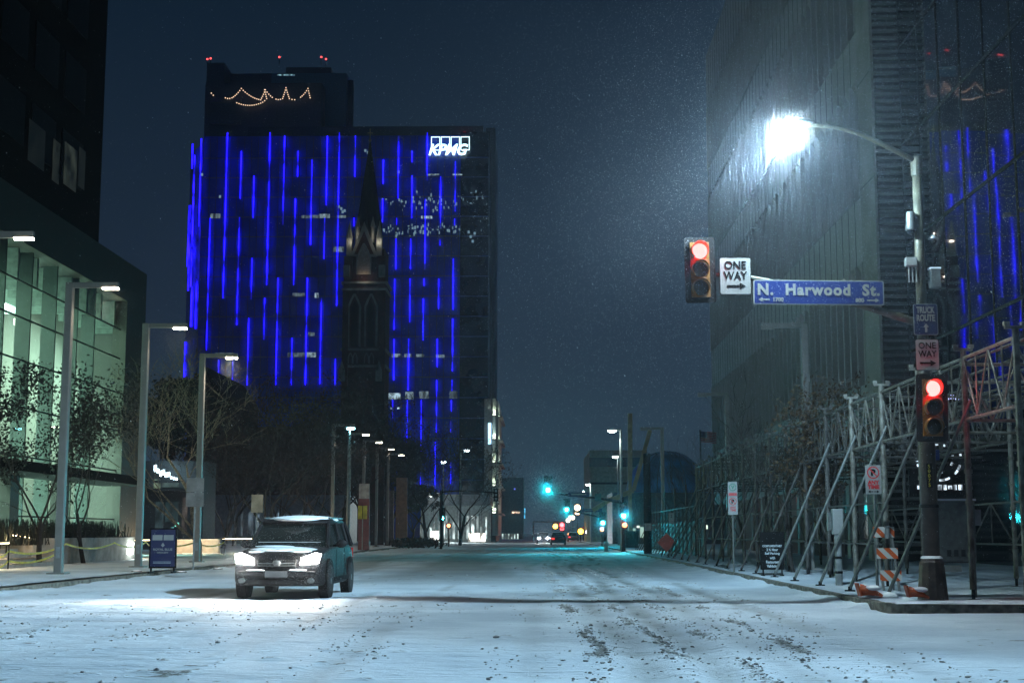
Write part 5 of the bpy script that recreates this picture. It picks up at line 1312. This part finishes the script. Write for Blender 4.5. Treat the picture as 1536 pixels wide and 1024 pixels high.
for cxx in (532, 557):
    m_ = MB(); lancet(m_, cxp(cxx), czp(520), czp(441), 1.75, .42, ty-.15, .2); m_.build('arch_frame', M_lime, ch)
    m_ = MB(); ol = lancet(MB(), cxp(cxx), czp(519), czp(452), 1.0, .1, ty, .1); m_.prism([(a,b) for a,b in ol][::-1], ty-.06, ty-.004); m_.build('louvre_window', M_dark, ch)
m_ = MB()
for cxx in (525,532,549,556.5): 
    lancet(m_, cxp(cxx+2), czp(545), czp(529), .62, .2, ty-.15, .2)
m_.build('small_arch', M_lime, ch)
# side pinnacles low
for px in (515,570):
    m_ = MB(); X0 = cxp(px); m_.box(X0-.45,X0+.45,ty-.9,ty-.36,czp(572),czp(556)); m_.build('pinnacle_base', M_lime, ch)
    m_ = MB(); m_.lathe((X0,ty-.6,czp(556)), [(.5,0),(.02,1.6)], 4); m_.build('pinnacle', M_lime, ch)
# gable with niche
gz0, gz1 = czp(385), czp(333)
m_ = MB(); nx = cxp(546,390)
m_.prism([(nx-2.1,gz0),(nx+2.1,gz0),(nx,gz1)][::-1], ty-.25, ty+.2); m_.build('gable', M_lime, ch)
m_ = MB(); m_.prism([(nx-1.5,gz0+.35),(nx+1.5,gz0+.35),(nx,gz1-1.5)][::-1], ty-.30, ty-.26); m_.build('gable_panel', M_mason, ch)
m_ = MB(); ol = lancet(MB(), nx, czp(412), czp(368), 1.9, .1, ty, .1); m_.prism([(a,b) for a,b in ol][::-1], ty-.36, ty-.31); m_.build('niche', mat('niche_stone',(.30,.26,.20)), ch)
m_ = MB(); lancet(m_, nx, czp(412), czp(366), 2.1, .32, ty-.36, .1); m_.build('niche_frame', M_lime, ch)
m_ = MB(); m_.box(tx0+.05,tx0+1.3,ty-.2,ty+.1,czp(424),czp(385)); m_.box(tx1-1.3,tx1-.05,ty-.2,ty+.1,czp(424),czp(385)); m_.build('belfry_wall', M_mason, ch)
m_ = MB(); m_.box(tx0+.05,tx0+1.0,ty-.9,ty-.21,czp(416),czp(399)); m_.box(tx1-1.0,tx1-.05,ty-.9,ty-.21,czp(416),czp(399)); m_.build('corner_block', M_lime, ch)
for px in (524,569):
    X0 = cxp(px,360); m_ = MB(); m_.box(X0-.42,X0+.42,ty-.2,ty+.6,czp(384),czp(358)); m_.build('pinnacle_base', M_lime, ch)
    m_ = MB(); m_.lathe((X0,ty+.2,czp(358)), [(.55,0),(.45,.4),(.02,2.9)], 6); m_.build('pinnacle', M_lime, ch)
for px in (535,558):
    X0 = cxp(px,350); m_ = MB(); m_.lathe((X0,ty+1.2,czp(362)), [(.35,0),(.33,2.4),(.4,2.5),(.02,4.2)], 6); m_.build('pinnacle', M_lime, ch)
# spire
spx = at(553,340,CY+tw).x; spt = at(555,208,CY+tw)
m_ = MB(); m_.lathe((spx+.05,CY+tw,czp(372)), [(2.25,0),(2.05,(spt.z-czp(372))*.2),(.07,spt.z-czp(372)-.3)], 8); m_.build('spire', M_slate, ch)
m_ = MB(); tp = (spx+.05,CY+tw,spt.z); m_.tube([(tp[0],tp[1],spt.z-.6),(tp[0],tp[1],spt.z+1.6)], .09, 5); m_.tube([(tp[0]-.4,tp[1],spt.z+.9),(tp[0]+.4,tp[1],spt.z+.9)], .08, 5); m_.sphere((tp[0],tp[1],spt.z-.3),.22,6); m_.build('finial_cross', M_tan, ch)
for (px,py,pw,dy) in ((546,416,55,-1.0),(526,362,45,-.7),(567,362,60,-.7),(536,352,30,.2),(559,352,30,.2)):
    c = at(px,py,CY+dy); lamp('church_uplight','POINT',(c.x,CY+dy,c.z),pw*.5,(1.0,.84,.68),.15,ch)
# nave + gable roofs to left behind trees
o = thing('church_nave', (gx(470,230),230,0), 'dark gabled church nave hidden behind the trees left of the tower', 'church')
MB().box(gx(310,230),gx(514,230),230,250,0,at(400,640,230).z).build('wall', M_brick, o)
m_ = MB(); a, b_, c_ = at(282,585,200), at(306,548,200), at(330,585,200); m_.prism([(a.x,.1),(c_.x,.1),(c_.x,c_.z),(b_.x,b_.z),(a.x,a.z)][::-1],200,228); m_.build('gable_end', M_slate, o)
# distant retail building left with lit sign
rY = 108
o = thing('corner_shop', (gx(250,rY),rY,0), 'teal lit corner shop front with a glowing white sign', 'building')
x0, x1 = gx(205,rY), gx(300,rY); zt_ = at(250,690,rY).z
MB().box(x0,x1,rY+1,rY+5,.1,zt_).build('wall', mat('shop_wall',(.012,.018,.024)), o)
for k, (a,b2,c1,c2,s,cl_) in enumerate(((224,234,718,732,.30,(.7,.95,.6)),(258,264,783,789,.9,(.3,1.0,.8)),(252,256,790,800,.5,(.3,.9,.9)),(228,240,752,800,.05,(.4,.8,.9)),(243,262,752,782,.035,(.3,.8,.9)),(268,276,745,800,.06,(.9,.7,.6)),(236,262,720,730,.05,(.5,.9,.8)))):
    MB().box(gx(a,rY),gx(b2,rY),rY+.9,rY+.97,at(a,c2,rY).z,at(a,c1,rY).z).build('lit_window', wglow('shopw%d'%k,cl_,s), o)
m_ = MB(); sp = [(233,699,4,12),(237,703,3,8),(241,707,3,10),(245,705,4,9),(249,709,3,8),(253,708,4,8),(257,713,2.5,4),(261,714,2.5,4.5),(265,715,2.5,4)]
for px,py,w,h in sp:
    c = at(px,py+3,rY-.5); m_.cbox(c,w/2133*rY*.8,.12,h/2133*rY*.8)
m_.build('sign_lettering', glow('shopsign',(.70,.92,1.0),9), o)
MB().box(gx(230,rY),gx(269,rY),rY-.3,rY-.1,at(250,724,rY).z,at(250,720,rY).z).build('sign_rail', M_black, o); MB().box(x0,x1,rY-.1,rY+.99,at(250,736,rY).z,at(250,732,rY).z).build('canopy', M_black, o)
lamp('shop_source','POINT',(gx(250,rY),rY-1.5,at(250,705,rY).z),260,(.5,.85,1.0),.3,o)
o = thing('plaza_building', (gx(400,170),170,0), 'low pale building lit bluish white behind the dark tree trunks', 'building')
MB().box(gx(290,170),gx(520,170),170,180,.1,at(400,742,170).z).build('wall', mat('plaza_wall',(.22,.27,.32)), o)
rr = random.Random(8)
for k in range(16): px = 340+k*11; MB().box(gx(px,170),gx(px+rr.uniform(2,7),170),169.8,169.95,at(px,802,170).z,at(px,rr.uniform(765,778),170).z).build('lit_window', wglow('plz%d'%(k%3),(.55,.80,1.0),(.10,.20,.06)[k%3]), o)

# ================================================================ TREES
def tree(name, label, h, spread, seed, leafmat=None, nleaf=0, leafs=.12, levels=5, trunk=None, r0=.16, upr=.5, droop=0.0, grp=None, cat='tree', twig=.006, bark=None):
    rn = random.Random(seed); mb = MB(); tips = []
    tr = trunk or h*.28
    def grow(p, d, L, r, lev):
        n = 3; pts = [p]; rs = [r]; q = p
        for i in range(n):
            d = (d + Vector((rn.gauss(0,.13),rn.gauss(0,.13),rn.gauss(0,.08)-droop*.05))).normalized(); q = q + d*L/n; pts.append(q); rs.append(r*(1-.38*(i+1)/n))
        mb.tube(pts, rs, 6 if lev < 2 else (4 if lev < 4 else 3), cap=lev==0)
        if lev >= levels: tips.append(q); return
        nb = rn.choice((2,3,3)) if lev < levels-1 else rn.choice((2,3,4))
        if lev == 0: nb = 4
        for k in range(nb):
            ax = Vector((rn.gauss(0,1),rn.gauss(0,1),rn.gauss(0,.35)+upr*.45)).normalized()
            nd = (d*(.80 if lev else .6) + ax*spread + Vector((0,0,.22 if lev<4 else .08))).normalized()
            grow(pts[-1] if k < 2 else pts[rn.choice((1,2))], nd, L*rn.uniform(.62,.86) if lev else h*.27, max(twig, rs[-1]*rn.uniform(.55,.75)), lev+1)
    grow(Vector((0,0,0)), Vector((rn.gauss(0,.03),rn.gauss(0,.03),1)), tr, r0, 0)
    o = thing(name, (0,0,0), label, cat, grp)
    mb.build('trunk', bark or M_bark, o)
    if nleaf:
        lf = MB()
        for _ in range(nleaf):
            q = rn.choice(tips) + Vector((rn.gauss(0,.28),rn.gauss(0,.28),rn.gauss(0,.25)))
            a = Vector((rn.gauss(0,1),rn.gauss(0,1),rn.gauss(0,1))).normalized(); b_ = a.orthogonal().normalized(); w = leafs*rn.uniform(.6,1.4)
            lf.poly([q-a*w*.5, q+b_*w*.32, q+a*w*.5, q-b_*w*.32])
        lf.build('crown', leafmat, o)
    return o
def put(o, x, y, rz=0, s=1.0, z=.1, label=None):
    o.location = (x,y,z); o.rotation_euler = (0,0,R(rz)); o.scale = (s,s,s)
    if label: o['label'] = label
    return o
GT = 'bare winter trees on the left sidewalk and plaza'
put(tree('lobby_tree','dark leafed tree silhouetted against the green lit lobby',8.3,.62,3,M_leafdark,5200,.13,5,1.9,.13,grp=GT), gx(62,55), 55)
put(tree('lobby_tree','second dark leafed tree near the right end of the green lit lobby',7.2,.6,14,M_leafdark,3600,.12,5,2.2,.11,grp=GT), gx(128,60), 60)
ba = tree('bare_tree','bare branching tree beside the lamp behind the blue sandwich board',11.0,.80,5,None,0,0,6,2.8,.17,grp=GT,twig=.011,bark=mat('lamplit_bark',(.14,.105,.07),.9,var=.3,scale=12))  # lighter copy of the bark: warm lamp light put into its colour
put(ba, gx(300,64), 64)
bt = tree('bare_tree','tall bare tree behind the moving car',12.5,.78,8,M_leafred,2600,.16,6,3.2,.2,grp=GT,twig=.016)
put(bt, gx(395,92), 92)
labs = ['spreading bare tree left of the church tower base','dark russet tree between the car and the distant lamp row','bare tree directly under the church tower','dark crowned tree right behind the first distant lamp','large dark tree left behind the corner shop sign',
        'broad dark tree above the brick pier','bare tree left of the white lamp beam','bare tree in front of the bright pavilion']
sp = [(455,118,40,1.1),(490,105,100,.85),(545,165,200,1.35),(510,130,10,1.15),(335,120,300,1.15),(590,168,150,1.4),(640,160,60,1.15),(690,158,250,1.0)]
for lb,(px,Y,rz,s) in zip(labs, sp): put(copy_tree(bt), gx(px,Y), Y, rz, s, label=lb)
ev = tree('evergreen_tree','dark dense evergreen behind the podium corner',11,.55,21,M_green,9000,.34,4,2.5,.22,grp='dark evergreens on the left')
put(ev, gx(238,120), 120, 0, 1.42)
for lb,px,Y,rz,s in (('dark evergreen mass in front of the church nave',420,150,80,1.25),('dark evergreen beside the brick pier below the church',575,190,190,1.5),('small evergreen left of the bright pavilion',620,185,20,.75),('dark round evergreen in front of the gabled nave',352,140,60,1.15),('dark evergreen right of the church tower base',520,195,250,1.6)):
    put(copy_tree(ev), gx(px,Y), Y, rz, s, label=lb)
# right sidewalk trees
GR = 'young bare trees inside the right scaffolding'
rt = tree('young_tree','young bare tree behind the complimentary parking board',7.6,.52,31,None,0,0,5,3.2,.11,grp=GR,twig=.008); put(rt, gx(1188,47), 47, 0, .72)
for lb,px,Y,rz,s in (('slender bare tree beyond the teal valet sign',1117,62,90,.76),('thin bare tree just right of the valet sign',1078,71,200,.72),('bare tree left of the valet sign',1048,84,30,.75),('far bare tree near the red work sign',1022,96,140,.7)):
    put(copy_tree(rt), gx(px,Y), Y, rz, s, label=lb)
put(tree('brown_leaved_tree','small tree still holding brown leaves among the scaffold posts',4.3,.55,44,M_leafbrown,3000,.13,5,2.4,.09,grp=GR,twig=.008), gx(1243,44), 44)
# low shrubs on the left verge before the pavilion
hb = MB(); rn = random.Random(4)
for k in range(26):
    Y = rn.uniform(125,150); px = rn.uniform(598,655); leaf_blob(hb, (gx(px,Y),Y,.5), 1.2, 1.2, .5, 60, .3, rn)
tag(hb.build('shrubs', M_green), 'low dark shrubs on the verge beyond the last lamp', 'shrubs', kind='stuff')
m_ = MB()
for k in range(14):
    Y = rn.uniform(150,160); px = 655+k*5.0; x = gx(px,Y); m_.cbox((x,Y,.6),.5,.5,rn.uniform(.6,1.2))
# ground plaza uplights
for i,(px,py,lab) in enumerate(((205,856,'small round light set in the snowy sidewalk left of the blue board'),(272,857,'small round light set in the snowy sidewalk right of the blue board'),(327,852,'small round light set in the snow in front of the bare tree'))):
    g_ = gnd(px,py,.19); o = thing('ground_light', g_, lab, 'ground light', 'round lights in the left sidewalk')
    MB().lathe(g_, [(.13,0),(.12,.012),(.02,.016)], 14).build('lens', glow('gl',(.95,.97,1.0),2.2), o); MB().lathe(g_, [(.17,-.03),(.17,.006),(.135,.01)], 14).build('bezel', M_galv, o)

# ================================================================ FALLING SNOW
N = 70000
xs_ = rng.uniform(-18, 17, N); ys_f = 5 + 60*rng.random(N)**.8; zs = rng.uniform(0.1, 17, N)
N2 = 120000       # the volume lit by the street light
xs_ = np.concatenate([xs_, rng.normal(L0.x-.6, 3.0, N2)]); ys_f = np.concatenate([ys_f, rng.normal(LY, 3.2, N2)]); zs = np.concatenate([zs, rng.normal(L0.z-1.0, 3.2, N2)])
keep = (zs > .05) & ((xs_-L0.x)**2+(ys_f-LY)**2+(zs-L0.z)**2 > .30**2); xs_, ys_f, zs = xs_[keep], ys_f[keep], zs[keep]; N = len(xs_)
sizes = rng.gamma(4.0, .00042, N).clip(.0008, .0045)
for (p_, n_, sg_, sz_) in [((L0.x+.06,L0.y-.1,L0.z-.02),10000,.24,.0020), ((L0.x-.05,L0.y,L0.z-.1),26000,1.0,.0011)] + \
        [(tuple(at(a,b,Yq)+Vector((0,-.6,0))), n, sg, sz) for a,b,Yq,n,sg,sz in ((822,736,103,26000,1.05,.0068),(935.5,774,103,16000,.85,.0065),(850,766,140,22000,1.1,.0082),(904,786,140,18000,1.0,.0078),(663,778,140,500,.5,.005),
         (363,842,30.0,5000,.45,.0019),(469,840,30.0,5000,.45,.0019),(815,806,199,6000,1.4,.011))]:  # extra flake clusters added round lamps and signals to imitate their halos
    u_ = rng.normal(0, 1, (n_, 3)); u_ *= (rng.random((n_,1))**.7)*sg_
    u_ = u_[np.linalg.norm(u_,axis=1) > sg_*.25]
    xs_ = np.concatenate([xs_, p_[0]+u_[:,0]]); ys_f = np.concatenate([ys_f, p_[1]+u_[:,1]]); zs = np.concatenate([zs, p_[2]+u_[:,2]]); sizes = np.concatenate([sizes, rng.uniform(.6,1.2,len(u_))*sz_])
for yl in (44.3, 53.2, 62.4):  # more flakes added for a glow at the left street lamps
    u_ = rng.normal(0, .4, (3500, 3)); xs_ = np.concatenate([xs_, LX+1.3+u_[:,0]]); ys_f = np.concatenate([ys_f, yl-.1+u_[:,1]]); zs = np.concatenate([zs, 8.75+u_[:,2]]); sizes = np.concatenate([sizes, np.full(3500, .002)])
kp = zs > .03; xs_, ys_f, zs, sizes = xs_[kp], ys_f[kp], zs[kp], sizes[kp]; N = len(xs_)
base = np.array([[1,0,-.35],[-.5,.87,-.35],[-.5,-.87,-.35],[0,0,1.0]])
sc_a = sizes[:,None,None]
rot = rng.normal(0,1,(N,3,3)); q_, _r = np.linalg.qr(rot)
V = np.einsum('nij,kj->nki', q_, base)*sc_a; V[:,:,2] *= 1.9; V[:,:,0] += V[:,:,2]*-.35
V += np.stack([xs_, ys_f, zs], 1)[:,None,:]
tri = np.array([[0,2,1],[0,1,3],[1,2,3],[2,0,3]]); Fi = (np.arange(N)[:,None,None]*4 + tri[None]).reshape(-1,3).astype(np.int32)
me = bpy.data.meshes.new('falling_snow'); me.vertices.add(N*4); me.vertices.foreach_set('co', V.reshape(-1).astype(np.float32))
me.loops.add(Fi.size); me.loops.foreach_set('vertex_index', Fi.ravel()); me.polygons.add(len(Fi)); me.polygons.foreach_set('loop_start', np.arange(len(Fi),dtype=np.int32)*3)
me.update(calc_edges=True)
mfl = bpy.data.materials.new('snowflake'); mfl.use_nodes = True; t = mfl.node_tree; t.nodes.clear(); o_ = t.nodes.new('ShaderNodeOutputMaterial')
df = t.nodes.new('ShaderNodeBsdfDiffuse'); tl = t.nodes.new('ShaderNodeBsdfTranslucent'); mxs = t.nodes.new('ShaderNodeMixShader'); df.inputs[0].default_value = tl.inputs[0].default_value = (.9,.92,.95,1)
t.links.new(df.outputs[0], mxs.inputs[1]); t.links.new(tl.outputs[0], mxs.inputs[2]); t.links.new(mxs.outputs[0], o_.inputs[0])
me.materials.append(mfl); o = bpy.data.objects.new('falling_snow', me); C.objects.link(o)
tag(o, 'fine snowflakes blowing through the lamp light, with clusters added as lamp halos', 'snowfall', kind='stuff')

# ================================================================ HAZE
hz_ = MB().box(-260, 240, -30, 520, -1.2, 150).build('haze', None)
mh = bpy.data.materials.new('haze'); mh.use_nodes = True; t = mh.node_tree; t.nodes.clear(); o_ = t.nodes.new('ShaderNodeOutputMaterial'); pv = t.nodes.new('ShaderNodeVolumePrincipled')
pv.inputs['Color'].default_value = (.80,.88,1.0,1); pv.inputs['Density'].default_value = 0.00021; pv.inputs['Anisotropy'].default_value = 0.75
t.links.new(pv.outputs[0], o_.inputs['Volume']); hz_.data.materials.append(mh); tag(hz_, 'thin snowy night haze over the whole street', 'haze', kind='stuff')
